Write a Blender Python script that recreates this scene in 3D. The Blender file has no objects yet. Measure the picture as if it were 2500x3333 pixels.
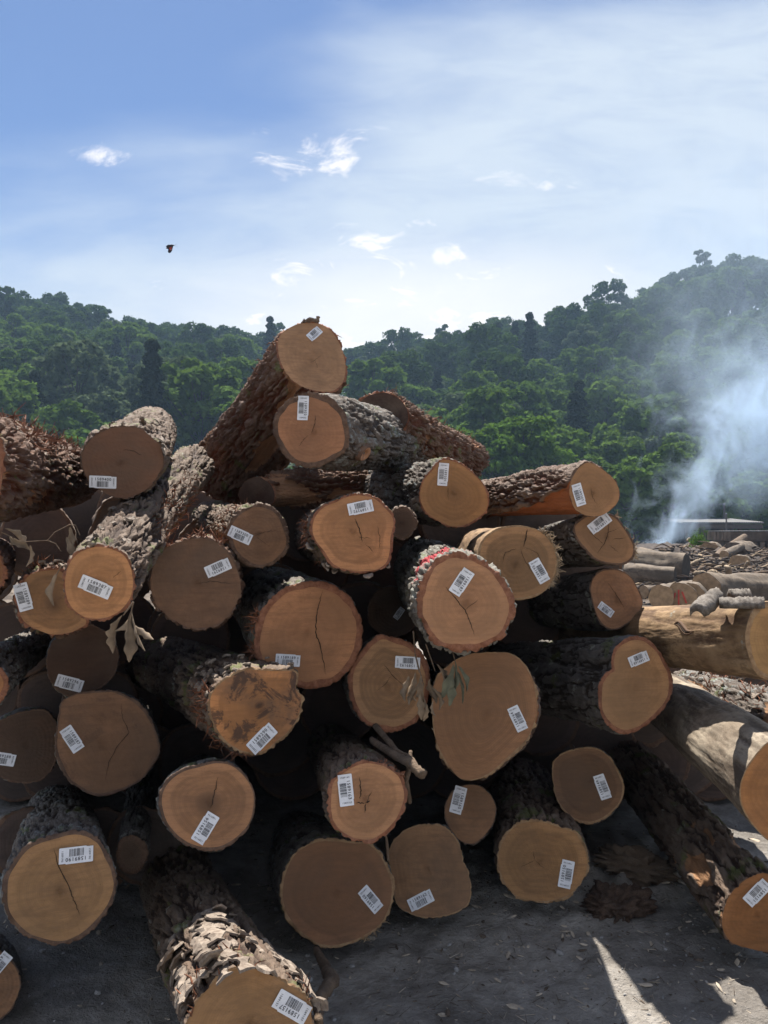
import bpy, bmesh, math, random
import numpy as np
from mathutils import Vector, Matrix
random.seed(7); rng = np.random.default_rng(7)
scene = bpy.context.scene
R = math.radians
# ------------------------------------------------------------------ camera
F = 2592.0; CX = 1250.0; CY = 1666.5; CAMZ = 1.6
PITCH = math.atan(53.5 / F)
cd = bpy.data.cameras.new('camera'); cam = bpy.data.objects.new('camera', cd)
scene.collection.objects.link(cam); scene.camera = cam
cd.sensor_fit = 'VERTICAL'; cd.sensor_height = 36; cd.sensor_width = 27; cd.lens = 36 * F / 3333.0
cd.clip_start = 0.05; cd.clip_end = 5000
cam.location = (0, 0, CAMZ); cam.rotation_euler = (math.pi / 2 + PITCH, 0, 0)
scene.render.resolution_x = 768; scene.render.resolution_y = 1024
# ------------------------------------------------------------------ light
SUN_EL = R(64); SUN_AZ = R(-8)          # azimuth measured from +Y towards +X
sd = bpy.data.lights.new('sun', 'SUN'); sd.energy = 4.6; sd.angle = R(0.53); sd.color = (1.0, 0.95, 0.87)
so = bpy.data.objects.new('sun', sd); scene.collection.objects.link(so)
sdir = Vector((math.sin(SUN_AZ) * math.cos(SUN_EL), math.cos(SUN_AZ) * math.cos(SUN_EL), math.sin(SUN_EL)))
so.rotation_euler = sdir.to_track_quat('Z', 'Y').to_euler(); so.location = sdir * 60
scene.view_settings.view_transform = 'Standard'; scene.view_settings.look = 'None'
scene.view_settings.exposure = 1.3; scene.view_settings.gamma = 1.0
scene.cycles.volume_bounces = 2
scene.cycles.max_bounces = 6
scene.cycles.transparent_max_bounces = 8

class NT:
    """small node helper"""
    def __init__(s, tree): s.t = tree; s.n = tree.nodes; s.l = tree.links
    def node(s, typ, ins=None, **kw):
        nd = s.n.new(typ)
        for k, v in kw.items(): setattr(nd, k, v)
        for k, v in (ins or {}).items(): s.put(nd.inputs[k], v)
        return nd
    def put(s, sock, v):
        if isinstance(v, bpy.types.NodeSocket): s.l.new(v, sock)
        elif isinstance(v, bpy.types.Node): s.l.new(v.outputs[0], sock)
        else:
            if isinstance(v, (tuple, list)) and len(v) == 3 and sock.type == 'RGBA': v = (*v, 1)
            sock.default_value = v
    def math(s, op, a, b=0.0, c=0.0, clamp=False):
        nd = s.n.new('ShaderNodeMath'); nd.operation = op; nd.use_clamp = clamp
        s.put(nd.inputs[0], a); s.put(nd.inputs[1], b); s.put(nd.inputs[2], c); return nd.outputs[0]
    def noise(s, vec, scale, detail=4, rough=0.55, dist=0.0):
        nd = s.node('ShaderNodeTexNoise', {'Scale': scale, 'Detail': detail, 'Roughness': rough, 'Distortion': dist})
        if vec is not None: s.l.new(vec, nd.inputs['Vector'])
        return nd.outputs[0]
    def ramp(s, fac, pts, interp='LINEAR'):
        nd = s.n.new('ShaderNodeValToRGB'); s.put(nd.inputs[0], fac); e = nd.color_ramp.elements
        nd.color_ramp.interpolation = interp
        while len(e) < len(pts): e.new(0.5)
        for el, (p, c) in zip(e, pts):
            el.position = p; el.color = (*c, 1) if isinstance(c, (tuple, list)) else (c, c, c, 1)
        return nd.outputs[0]
    def mix(s, f, a, b, blend='MIX'):
        nd = s.n.new('ShaderNodeMix'); nd.data_type = 'RGBA'; nd.blend_type = blend
        s.put(nd.inputs[0], f); s.put(nd.inputs[6], a); s.put(nd.inputs[7], b); return nd.outputs[2]
    def smooth(s, v, lo, hi):
        nd = s.n.new('ShaderNodeMapRange'); nd.interpolation_type = 'SMOOTHSTEP'
        s.put(nd.inputs[0], v); s.put(nd.inputs[1], lo); s.put(nd.inputs[2], hi); s.put(nd.inputs[3], 0.0); s.put(nd.inputs[4], 1.0)
        return nd.outputs[0]
    def mapping(s, vec, scale=(1, 1, 1), loc=(0, 0, 0), rot=(0, 0, 0)):
        nd = s.node('ShaderNodeMapping', {'Scale': scale, 'Location': loc, 'Rotation': rot}); s.l.new(vec, nd.inputs['Vector']); return nd.outputs[0]

# world: physical sky with thin cirrus and a few brighter wisps, laid out by direction
world = bpy.data.worlds.new('World'); scene.world = world; world.use_nodes = True
w = NT(world.node_tree); w.n.clear()
sky = w.node('ShaderNodeTexSky', sky_type='NISHITA'); sky.sun_disc = False
sky.sun_elevation = SUN_EL; sky.sun_rotation = SUN_AZ; sky.air_density = 1.0; sky.dust_density = 0.3; sky.ozone_density = 3.0
tc = w.node('ShaderNodeTexCoord')
sep = w.node('ShaderNodeSeparateXYZ', {0: tc.outputs['Generated']})
X, Y, Z = sep.outputs
yy = w.math('MAXIMUM', Y, 0.05)
u = w.math('DIVIDE', X, yy); v = w.math('DIVIDE', Z, yy)
comb = w.node('ShaderNodeCombineXYZ', {0: u, 1: v}).outputs[0]
stretch = w.mapping(comb, scale=(1.0, 2.6, 1), rot=(0, 0, R(-22)))
n1 = w.noise(stretch, 2.2, 6, 0.5, 0.3); n2 = w.noise(comb, 1.6, 3, 0.5)
bound = w.math('SUBTRACT', w.math('ADD', 0.565, w.math('MULTIPLY', u, 0.44)), v)
bound = w.math('ADD', bound, w.math('MULTIPLY', w.math('SUBTRACT', n1, 0.5), 0.50))
bound = w.math('ADD', bound, w.math('MULTIPLY', w.math('SUBTRACT', n2, 0.5), 0.22))
cir = w.smooth(bound, -0.14, 0.17)
st2 = w.noise(w.mapping(comb, scale=(1.0, 3.4, 1), rot=(0, 0, R(-24))), 5.0, 8, 0.62, 0.5)
cir = w.math('MULTIPLY', cir, w.math('ADD', 0.76, w.math('MULTIPLY', w.smooth(st2, 0.30, 0.62), 0.24)))
front = w.smooth(Y, 0.0, 0.35)
cir = w.math('MULTIPLY', w.math('MULTIPLY', cir, front), 0.95)
def blobm(cu, cv, ru, rv):
    a = w.math('DIVIDE', w.math('SUBTRACT', u, cu), ru); b = w.math('DIVIDE', w.math('SUBTRACT', v, cv), rv)
    d = w.math('SQRT', w.math('ADD', w.math('MULTIPLY', a, a), w.math('MULTIPLY', b, b)))
    return w.math('SUBTRACT', 1.0, d)
wn = w.noise(w.mapping(comb, scale=(1.0, 1.9, 1), rot=(0, 0, R(-14))), 13.0, 8, 0.62, 0.6)
wk = w.math('MULTIPLY', w.math('SUBTRACT', wn, 0.49), 5.0)
def wisp(*a): return w.smooth(w.math('ADD', w.math('MULTIPLY', blobm(*a), 0.85), wk), 0.35, 1.45)
wp = w.math('MAXIMUM', wisp(0.04, 0.255, 0.30, 0.10), wisp(0.0, 0.285, 0.17, 0.12))
wp = w.math('MAXIMUM', wp, w.math('MULTIPLY', w.smooth(blobm(0.07, 0.26, 0.50, 0.14), 0.0, 0.9), 0.55))
wp = w.math('MAXIMUM', wp, wisp(-0.06, 0.465, 0.085, 0.04))
wp = w.math('MAXIMUM', wp, wisp(-0.015, 0.36, 0.05, 0.02))
wp = w.math('MAXIMUM', wp, wisp(-0.37, 0.475, 0.045, 0.016))
wp = w.math('MAXIMUM', wp, wisp(-0.155, 0.505, 0.04, 0.018))
wp = w.math('MAXIMUM', wp, w.math('MULTIPLY', wisp(0.17, 0.44, 0.09, 0.02), 0.6))
wp = w.math('MULTIPLY', w.math('MULTIPLY', wp, front), 0.85)
SKYK = 0.046
skyc = w.mix(1.0, sky.outputs[0], (SKYK * 0.85, SKYK * 0.92, SKYK * 1.05), 'MULTIPLY')
c1 = w.mix(cir, skyc, (0.300, 0.337, 0.380))
c2 = w.mix(wp, c1, (0.56, 0.525, 0.50))
# unseen bright cloud, added behind the camera to fill the shaded log faces
rear_fill = w.math('MULTIPLY', w.smooth(Y, 0.1, -0.4), w.smooth(w.noise(tc.outputs['Generated'], 2.5, 5), 0.36, 0.56))
c2 = w.mix(w.math('MULTIPLY', rear_fill, 0.9), c2, (0.262, 0.278, 0.312))
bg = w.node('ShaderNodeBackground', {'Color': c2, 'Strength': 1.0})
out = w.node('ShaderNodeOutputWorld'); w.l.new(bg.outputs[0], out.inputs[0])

# ------------------------------------------------------------------ helpers
def ray(x, y):
    a = (x - CX) / F; b = (CY - y) / F
    return Vector((a, math.cos(PITCH) - b * math.sin(PITCH), math.sin(PITCH) + b * math.cos(PITCH)))
def P(x, y, d):
    r = ray(x, y); return Vector((0, 0, CAMZ)) + r * (d / r.y)
def tag(o, label=None, cat=None, group=None, kind=None):
    if label: o['label'] = label
    if cat: o['category'] = cat
    if group: o['group'] = group
    if kind: o['kind'] = kind
    return o
def empty(name, loc=(0, 0, 0), **k):
    o = bpy.data.objects.new(name, None); scene.collection.objects.link(o); o.location = loc
    o.empty_display_size = 0.1
    return tag(o, **k)
def mesh_obj(name, verts, faces, mats, parent=None, matidx=None, attrs=None, smooth=True):
    me = bpy.data.meshes.new(name)
    if isinstance(verts, np.ndarray) and isinstance(faces, np.ndarray):
        me.vertices.add(len(verts)); me.vertices.foreach_set('co', verts.astype(np.float32).ravel())
        k = faces.shape[1]
        me.loops.add(faces.size); me.loops.foreach_set('vertex_index', faces.astype(np.int32).ravel())
        me.polygons.add(len(faces)); me.polygons.foreach_set('loop_start', np.arange(0, faces.size, k, dtype=np.int32))
        me.polygons.foreach_set('loop_total', np.full(len(faces), k, dtype=np.int32))
        me.update(calc_edges=True)
    else:
        me.from_pydata([tuple(p) for p in verts], [], [tuple(int(i) for i in f) for f in faces])
    if not isinstance(mats, (list, tuple)): mats = [mats]
    for m in mats: me.materials.append(m)
    if matidx is not None: me.polygons.foreach_set('material_index', np.asarray(matidx, dtype=np.int32))
    if smooth: me.polygons.foreach_set('use_smooth', np.ones(len(me.polygons), dtype=bool))
    for an, av in (attrs or {}).items():
        at = me.attributes.new(an, 'FLOAT', 'POINT'); at.data.foreach_set('value', np.asarray(av, dtype=np.float32))
    me.validate(); me.update()
    o = bpy.data.objects.new(name, me); scene.collection.objects.link(o)
    if parent: o.parent = parent
    return o
class MB:
    """collects simple shapes into one mesh"""
    def __init__(s): s.v = []; s.f = []; s.m = []
    def add(s, vs, fs, mi=0):
        b = len(s.v); s.v += [tuple(p) for p in vs]
        for f in fs: s.f.append([b + i for i in f]); s.m.append(mi)
    def box(s, c, sz, rot=None, mi=0):
        x, y, z = sz[0] / 2, sz[1] / 2, sz[2] / 2
        vs = [Vector((sx * x, sy * y, sz_ * z)) for sx in (-1, 1) for sy in (-1, 1) for sz_ in (-1, 1)]
        if rot is not None: vs = [rot @ p for p in vs]
        vs = [p + Vector(c) for p in vs]
        s.add(vs, [(0, 1, 3, 2), (4, 6, 7, 5), (0, 4, 5, 1), (2, 3, 7, 6), (0, 2, 6, 4), (1, 5, 7, 3)], mi)
    def tube(s, pts, rad, n=8, mi=0, cap=True, jit=0.0):
        pts = [Vector(p) for p in pts]
        if not isinstance(rad, (list, tuple)): rad = [rad] * len(pts)
        vs = []
        up = Vector((0.13, 0.27, 0.95))
        for i, p in enumerate(pts):
            d = (pts[min(i + 1, len(pts) - 1)] - pts[max(i - 1, 0)]).normalized()
            a = d.cross(up)
            if a.length < 1e-3: a = d.cross(Vector((1, 0, 0)))
            a.normalize(); b = d.cross(a)
            for k in range(n):
                t = 2 * math.pi * k / n; r = rad[i] * (1 + random.uniform(-jit, jit))
                vs.append(p + a * math.cos(t) * r + b * math.sin(t) * r)
        fs = []
        for i in range(len(pts) - 1):
            for k in range(n):
                k2 = (k + 1) % n
                fs.append((i * n + k, i * n + k2, (i + 1) * n + k2, (i + 1) * n + k))
        if cap:
            fs.append(tuple(range(n))[::-1]); fs.append(tuple((len(pts) - 1) * n + k for k in range(n)))
        s.add(vs, fs, mi)
    def build(s, name, mats, parent=None, smooth=False):
        return mesh_obj(name, s.v, s.f, mats, parent, matidx=s.m, smooth=smooth)
# --- vectorised noise
_perm = rng.permutation(256).astype(np.int64); _perm = np.concatenate([_perm, _perm, _perm])
_grad = rng.normal(size=(256, 3)); _grad /= np.linalg.norm(_grad, axis=1)[:, None]
def _h(ix, iy, iz): return _perm[(_perm[(_perm[ix & 255] + iy) & 255] + iz) & 255]
def perlin(p):
    i = np.floor(p).astype(np.int64); f = p - i; t = f * f * f * (f * (f * 6 - 15) + 10)
    r = 0
    for dx in (0, 1):
        for dy in (0, 1):
            for dz in (0, 1):
                g = _grad[_h(i[:, 0] + dx, i[:, 1] + dy, i[:, 2] + dz)]
                dd = f - np.array([dx, dy, dz])
                wgt = (t[:, 0] if dx else 1 - t[:, 0]) * (t[:, 1] if dy else 1 - t[:, 1]) * (t[:, 2] if dz else 1 - t[:, 2])
                r = r + wgt * np.einsum('ij,ij->i', g, dd)
    return r * 1.5
def fbm(p, o=4, g=0.5):
    a = 1.0; s = 0; q = np.array(p, dtype=float)
    for _ in range(o): s = s + a * perlin(q); q = q * 2.03 + 11.3; a *= g
    return s
_rp = rng.random((256, 3))
def worley(p):
    i = np.floor(p).astype(np.int64); f = p - i
    f1 = np.full(len(p), 9.0); f2 = np.full(len(p), 9.0); cid = np.zeros(len(p))
    for dx in (-1, 0, 1):
        for dy in (-1, 0, 1):
            for dz in (-1, 0, 1):
                h = _h(i[:, 0] + dx, i[:, 1] + dy, i[:, 2] + dz)
                d = np.linalg.norm(_rp[h] + np.array([dx, dy, dz]) - f, axis=1)
                nf = d < f1
                f2 = np.where(nf, f1, np.minimum(f2, d)); cid = np.where(nf, h / 255.0, cid); f1 = np.where(nf, d, f1)
    return f1, f2, cid
def sstep(x, a, b):
    t = np.clip((x - a) / (b - a), 0, 1); return t * t * (3 - 2 * t)

# ------------------------------------------------------------------ materials
def newmat(name):
    m = bpy.data.materials.new(name); m.use_nodes = True; t = NT(m.node_tree); t.n.clear()
    o = t.node('ShaderNodeOutputMaterial'); b = t.node('ShaderNodeBsdfPrincipled'); t.l.new(b.outputs[0], o.inputs[0])
    return m, t, b, o
def plain(name, col, rough=0.7, var=0.15, scale=8, bump=0.0, metal=0.0, spec=0.4):
    m, t, b, o = newmat(name); tcn = t.node('ShaderNodeTexCoord').outputs['Object']
    n = t.noise(tcn, scale, 5)
    c = t.mix(t.smooth(n, 0.3, 0.7), tuple(x * (1 - var) for x in col), tuple(min(1, x * (1 + var)) for x in col))
    t.put(b.inputs['Base Color'], c); b.inputs['Roughness'].default_value = rough; b.inputs['Metallic'].default_value = metal
    b.inputs['Specular IOR Level'].default_value = spec
    if bump:
        bp = t.node('ShaderNodeBump', {'Strength': bump, 'Distance': 0.01, 'Height': t.noise(tcn, scale * 4, 5)})
        t.put(b.inputs['Normal'], bp.outputs[0])
    return m
def bark_mat(name, plate, plate2, fiss, peelc, lichen=(0.30, 0.31, 0.27), lich=0.35, moss=0.0, fine=1.0, paint=None):
    m, t, b, o = newmat(name)
    oc = t.node('ShaderNodeTexCoord').outputs['Object']
    h = t.node('ShaderNodeAttribute', attribute_name='h').outputs['Fac']
    pe = t.node('ShaderNodeAttribute', attribute_name='peel').outputs['Fac']
    st = t.mapping(oc, scale=(1, 1, 0.4))
    n1 = t.noise(st, 22, 6, 0.65); n2 = t.noise(oc, 5, 4); n3 = t.noise(st, 90, 4, 0.7)
    pc = t.mix(t.smooth(n2, 0.35, 0.65), plate, plate2)
    pc = t.mix(t.math('MULTIPLY', t.smooth(n1, 0.50, 0.62), 0.55), pc, tuple(x * 0.45 for x in plate))
    fh = t.math('ADD', h, t.math('MULTIPLY', t.math('SUBTRACT', n3, 0.5), 0.9))
    c = t.mix(t.smooth(fh, 0.10, 0.75), fiss, pc)
    ln = t.noise(oc, 13, 6, 0.7)
    lf = t.math('MULTIPLY', t.smooth(ln, 0.64 - 0.2 * lich, 0.70 - 0.16 * lich), t.smooth(h, 0.35, 0.8))
    c = t.mix(t.math('MULTIPLY', lf, 0.75), c, lichen)
    if moss:
        mn = t.noise(oc, 6.3, 5, 0.6)
        c = t.mix(t.math('MULTIPLY', t.smooth(mn, 0.62 - 0.1 * moss, 0.7 - 0.1 * moss), 0.7), c, (0.10, 0.12, 0.03))
    if paint:
        px, py, pz, pr = paint
        dv = t.node('ShaderNodeVectorMath', {0: oc, 1: (px, py, pz)}, operation='DISTANCE').outputs['Value']
        pf = t.smooth(t.math('ADD', t.math('DIVIDE', dv, pr), t.math('MULTIPLY', t.math('SUBTRACT', ln, 0.5), 2.6)), 0.95, 0.55)
        pf = t.math('SUBTRACT', 1.0, t.smooth(t.math('ADD', t.math('DIVIDE', dv, pr), t.math('MULTIPLY', t.math('SUBTRACT', ln, 0.5), 2.4)), 0.6, 0.95))
        c = t.mix(t.math('MULTIPLY', pf, t.smooth(h, 0.05, 0.3)), c, (0.36, 0.035, 0.045))
    wn_ = t.noise(t.mapping(oc, scale=(1, 1, 0.12)), 30, 5, 0.6)
    pcol = t.mix(t.smooth(wn_, 0.35, 0.65), tuple(x * 0.6 for x in peelc), peelc)
    c = t.mix(t.smooth(pe, 0.35, 0.6), c, pcol)
    t.put(b.inputs['Base Color'], c); b.inputs['Roughness'].default_value = 0.82; b.inputs['Specular IOR Level'].default_value = 0.35
    hh = t.math('ADD', t.math('MULTIPLY', n1, 0.8), t.math('MULTIPLY', n3, 0.5))
    bp = t.node('ShaderNodeBump', {'Strength': 0.9 * fine, 'Distance': 0.016, 'Height': hh})
    t.put(b.inputs['Normal'], bp.outputs[0])
    return m
BARK = {
 'grey':  bark_mat('grey_oak_bark', (0.125, 0.083, 0.058), (0.185, 0.138, 0.102), (0.045, 0.026, 0.018), (0.34, 0.18, 0.09), lich=0.15, moss=0.5),
 'lichen': bark_mat('lichen_oak_bark', (0.118, 0.094, 0.076), (0.18, 0.155, 0.133), (0.040, 0.028, 0.022), (0.34, 0.19, 0.10), lichen=(0.25, 0.28, 0.275), lich=0.55, moss=0.4),
 'painted': bark_mat('painted_oak_bark', (0.16, 0.142, 0.118), (0.25, 0.23, 0.195), (0.038, 0.025, 0.018), (0.34, 0.19, 0.10), lich=0.6, moss=0.3, paint=(0, 0, 0, 0.1)),
 'red':   bark_mat('shaggy_red_bark', (0.115, 0.060, 0.038), (0.170, 0.108, 0.076), (0.105, 0.032, 0.015), (0.40, 0.21, 0.11), lich=0.1, moss=0.25),
 'brown': bark_mat('ridged_brown_bark', (0.14, 0.09, 0.065), (0.20, 0.15, 0.118), (0.085, 0.030, 0.014), (0.36, 0.125, 0.045), lich=0.0),
 'dark':  bark_mat('dark_tight_bark', (0.10, 0.088, 0.078), (0.15, 0.135, 0.12), (0.035, 0.026, 0.02), (0.22, 0.15, 0.10), lich=0.4, moss=0.3, fine=0.8),
 'smooth': bark_mat('smooth_debarked_wood', (0.22, 0.135, 0.07), (0.37, 0.25, 0.14), (0.10, 0.055, 0.03), (0.46, 0.33, 0.2), lich=0.0, fine=0.25),
 'beech': bark_mat('pale_weathered_wood', (0.20, 0.155, 0.11), (0.36, 0.30, 0.225), (0.09, 0.065, 0.045), (0.46, 0.36, 0.24), lich=0.0, fine=0.3),
}
def ring_mat(name, c1, c2):
    m, t, b, o = newmat(name); oc = t.node('ShaderNodeTexCoord').outputs['Object']
    n = t.noise(oc, 45, 6, 0.7); n2 = t.noise(oc, 9, 3)
    c = t.mix(t.smooth(n, 0.35, 0.65), c1, c2); c = t.mix(t.math('MULTIPLY', t.smooth(n2, 0.5, 0.65), 0.5), c, tuple(x * 0.5 for x in c1))
    t.put(b.inputs['Base Color'], c); b.inputs['Roughness'].default_value = 0.85
    t.put(b.inputs['Normal'], t.node('ShaderNodeBump', {'Strength': 0.6, 'Distance': 0.008, 'Height': n}).outputs[0])
    return m
RING = {'red': ring_mat('cut_bark_red', (0.20, 0.075, 0.038), (0.30, 0.13, 0.07)),
        'dk': ring_mat('cut_bark_dark', (0.10, 0.055, 0.035), (0.16, 0.095, 0.06)),
        'tan': ring_mat('cut_bark_tan', (0.26, 0.15, 0.075), (0.36, 0.23, 0.12))}
def wood_mat(idx, col, dirt, heart, sap, rings, stains, seedv):
    """end grain: growth rings by the 'rad' attribute, rays, weather stains; colours by species, gap logs darkened for shade"""
    m, t, b, o = newmat('cut_end_grain'); oc = t.node('ShaderNodeTexCoord').outputs['Object']
    ocs = t.mapping(oc, loc=(seedv * 3.1, seedv * 1.7, seedv))
    rad = t.node('ShaderNodeAttribute', attribute_name='rad').outputs['Fac']
    ang = t.node('ShaderNodeAttribute', attribute_name='ang').outputs['Fac']
    nlo = t.noise(ocs, 5, 3); nm = t.noise(ocs, 16, 5, 0.6); nf = t.noise(ocs, 110, 3, 0.7)
    rr = t.math('ADD', rad, t.math('MULTIPLY', t.math('SUBTRACT', nlo, 0.5), 0.12))
    wv = t.math('MULTIPLY', t.math('ADD', t.math('SINE', t.math('MULTIPLY', rr, 150.0)), 1.0), 0.5)
    wv2 = t.math('MULTIPLY', t.math('ADD', t.math('SINE', t.math('MULTIPLY', t.math('POWER', rr, 1.2), 46.0)), 1.0), 0.5)
    base = t.mix(t.smooth(nm, 0.3, 0.7), tuple(x * 0.78 for x in col), tuple(min(1, x * 1.1) for x in col))
    base = t.mix(t.math('MULTIPLY', wv, 0.24 * rings), base, tuple(x * 0.45 for x in col))
    base = t.mix(t.math('MULTIPLY', wv2, 0.26 * rings), base, tuple(x * 0.5 for x in col))
    # heartwood darker, sapwood band paler
    base = t.mix(t.math('MULTIPLY', t.math('SUBTRACT', 1.0, t.smooth(rr, 0.10, 0.42)), heart), base, (0.16, 0.085, 0.045))
    base = t.mix(t.math('MULTIPLY', t.smooth(rr, 0.80, 0.86), sap), base, tuple(min(1, c * 1.42) for c in col))
    # rays
    rn = t.node('ShaderNodeTexNoise', {'Scale': 1.0, 'Detail': 2.0}); rn.noise_dimensions = '2D'
    cv = t.node('ShaderNodeCombineXYZ', {0: t.math('MULTIPLY', ang, 34.0), 1: t.math('MULTIPLY', rad, 2.0)}); t.l.new(cv.outputs[0], rn.inputs['Vector'])
    base = t.mix(t.math('MULTIPLY', t.smooth(rn.outputs[0], 0.60, 0.68), 0.18), base, tuple(x * 0.5 for x in col))
    # saw marks
    sw = t.node('ShaderNodeTexWave', {'Scale': 26.0, 'Distortion': 1.6, 'Detail': 2.0, 'Detail Scale': 1.5}); t.l.new(t.mapping(ocs, rot=(0, 0, seedv * 2.3)), sw.inputs['Vector'])
    base = t.mix(t.math('MULTIPLY', sw.outputs[1], 0.045), base, tuple(x * 0.6 for x in col))
    hv = t.noise(t.mapping(ocs, rot=(0, 0, seedv * 2.3), scale=(1, 7, 1)), 9, 6, 0.7)
    base = t.mix(t.math('MULTIPLY', t.smooth(hv, 0.42, 0.66), 0.5), base, tuple(x * q_ for x, q_ in zip(col, (0.52, 0.53, 0.58))))
    lg = t.noise(ocs, 2.6, 3, 0.5)
    base = t.mix(t.math('MULTIPLY', t.smooth(lg, 0.38, 0.64), 0.62), base, tuple(x * q_ for x, q_ in zip(col, (0.60, 0.66, 0.72))))
    sp2 = t.noise(ocs, 60, 3, 0.8)
    base = t.mix(t.math('MULTIPLY', t.smooth(sp2, 0.66, 0.72), 0.5), base, tuple(x * 0.4 for x in col))
    dn = t.noise(ocs, 4.0, 6, 0.65, 0.4)
    base = t.mix(t.math('MULTIPLY', t.smooth(dn, 0.36, 0.66), dirt), base, (0.125, 0.085, 0.06))
    sn = t.noise(ocs, 7.5, 6, 0.7, 0.8)
    base = t.mix(t.math('MULTIPLY', t.smooth(sn, 0.62 - 0.12 * stains, 0.68 - 0.10 * stains), min(1.0, stains * 0.85)), base, (0.055, 0.035, 0.028))
    t.put(b.inputs['Base Color'], base); b.inputs['Roughness'].default_value = 0.78; b.inputs['Specular IOR Level'].default_value = 0.3
    hh = t.math('ADD', t.math('MULTIPLY', nf, 0.5), t.math('ADD', t.math('MULTIPLY', sw.outputs[1], 0.10), t.math('MULTIPLY', wv2, 0.3)))
    t.put(b.inputs['Normal'], t.node('ShaderNodeBump', {'Strength': 0.35, 'Distance': 0.004, 'Height': hh}).outputs[0])
    return m
M_CRACK = plain('split_gap', (0.035, 0.02, 0.012), 0.95)
M_PAPER = plain('tag_paper', (0.76, 0.77, 0.80), 0.55, 0.09, 30)
M_INK = plain('tag_ink', (0.025, 0.025, 0.03), 0.6, 0.0)
M_FIBRE = plain('torn_bark_fibre', (0.17, 0.068, 0.034), 0.85, 0.6, 30)
M_SPLINT = plain('pale_splinter', (0.27, 0.195, 0.12), 0.85, 0.4, 30)
M_FLAKE = ring_mat('loose_bark_flake', (0.15, 0.112, 0.085), (0.30, 0.245, 0.195))
M_SLAB = ring_mat('bark_slab_grey', (0.085, 0.068, 0.055), (0.19, 0.165, 0.14))
M_LEAFDRY = plain('dry_leaf', (0.20, 0.145, 0.095), 0.8, 0.35, 20)
M_LEAFOLIVE = plain('half_dry_leaf', (0.13, 0.13, 0.085), 0.8, 0.3, 20)
M_TWIG = plain('twig_bark', (0.13, 0.09, 0.06), 0.9, 0.3, 30, 0.5)

# ------------------------------------------------------------------ digits for the tags
GLY = {}
for ch in '0123456789':
    cu = bpy.data.curves.new('g', 'FONT'); cu.body = ch; cu.size = 1.0; cu.resolution_u = 3; cu.offset = 0.012
    ob = bpy.data.objects.new('g', cu); me = bpy.data.meshes.new_from_object(ob)
    GLY[ch] = ([tuple(vv.co) for vv in me.vertices], [tuple(p.vertices) for p in me.polygons])
    bpy.data.meshes.remove(me); bpy.data.objects.remove(ob); bpy.data.curves.remove(cu)
def add_text(mb, s, cx, cy, size, rot, z, width=0.60):
    n = len(s); c, sn = math.cos(rot), math.sin(rot)
    for i, ch in enumerate(s):
        vs, fs = GLY[ch]
        xs = [p[0] for p in vs]; mid = (max(xs) + min(xs)) / 2
        ox = (i - (n - 1) / 2) * size * width
        pts = []
        for p in vs:
            lx = ox + (p[0] - mid) * size; ly = (p[1] - 0.35) * size
            pts.append((cx + lx * c - ly * sn, cy + lx * sn + ly * c, z))
        mb.add(pts, fs, 1)
def tag_mesh(num, L, parent, mat):
    """paper tag with notched ends; number over barcode; small number across either end"""
    mb = MB(); H = 0.485 * L; a, b_ = L / 2, H / 2; e = 0.022 * L; nx = 0.315 * L; T = 0.0009
    out_ = [(-a, -b_ + e), (-nx, -b_ + e), (-nx + e, -b_), (a - e, -b_), (a, -b_ + e), (a, b_ - e), (nx, b_ - e), (nx - e, b_), (-a + e, b_), (-a, b_ - e)]
    def bend(x, y): return 0.10 * L * (x / L) ** 2 * 0.5
    n = len(out_)
    # fan strips so that the paper keeps a slight curl
    xs = sorted(set([p[0] for p in out_] + [-0.2 * L, 0, 0.2 * L]))
    def yr(x):
        lo = -b_ + (e if (x <= -nx + 1e-9 or x >= a - 1e-9) else 0); hi = b_ - (e if (x >= nx - 1e-9 or x <= -a + 1e-9) else 0); return lo, hi
    vs = []
    for x in xs:
        lo, hi = yr(x); zb = bend(x, 0)
        vs += [(x, lo, zb + T), (x, hi, zb + T), (x, lo, zb), (x, hi, zb)]
    fs = []
    for i in range(len(xs) - 1):
        k = 4 * i; fs += [(k, k + 4, k + 5, k + 1), (k + 2, k + 3, k + 7, k + 6), (k, k + 2, k + 6, k + 4), (k + 1, k + 5, k + 7, k + 3)]
    k = 4 * (len(xs) - 1); fs += [(0, 1, 3, 2), (k, k + 2, k + 3, k + 1)]
    mb.add(vs, fs, 0)
    zi = T + 0.0006
    k0 = len(mb.v)
    add_text(mb, num, 0, 0.115 * L, 0.150 * L, 0, zi, 0.60)
    r2 = random.Random(int(num)); x = -0.22 * L
    while x < 0.21 * L:
        bw = L * r2.choice([0.006, 0.006, 0.013, 0.019]); mb.add([(x, -0.19 * L, zi), (x + bw, -0.19 * L, zi), (x + bw, 0.03 * L, zi), (x, 0.03 * L, zi)], [(0, 1, 2, 3)], 1)
        x += bw + L * r2.choice([0.006, 0.010, 0.016])
    add_text(mb, num, -0.40 * L, 0, 0.078 * L, math.pi / 2, zi, 0.60)
    add_text(mb, num, 0.40 * L, 0, 0.078 * L, math.pi / 2, zi, 0.60)
    for i in range(k0, len(mb.v)):
        q = mb.v[i]; mb.v[i] = (q[0], q[1], q[2] + bend(q[0], q[1]))
    o = mb.build('barcode_tag', [M_PAPER, M_INK], parent)
    o.matrix_local = mat; o['label'] = 'white paper tag with a barcode and the number ' + num
    return o

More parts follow.
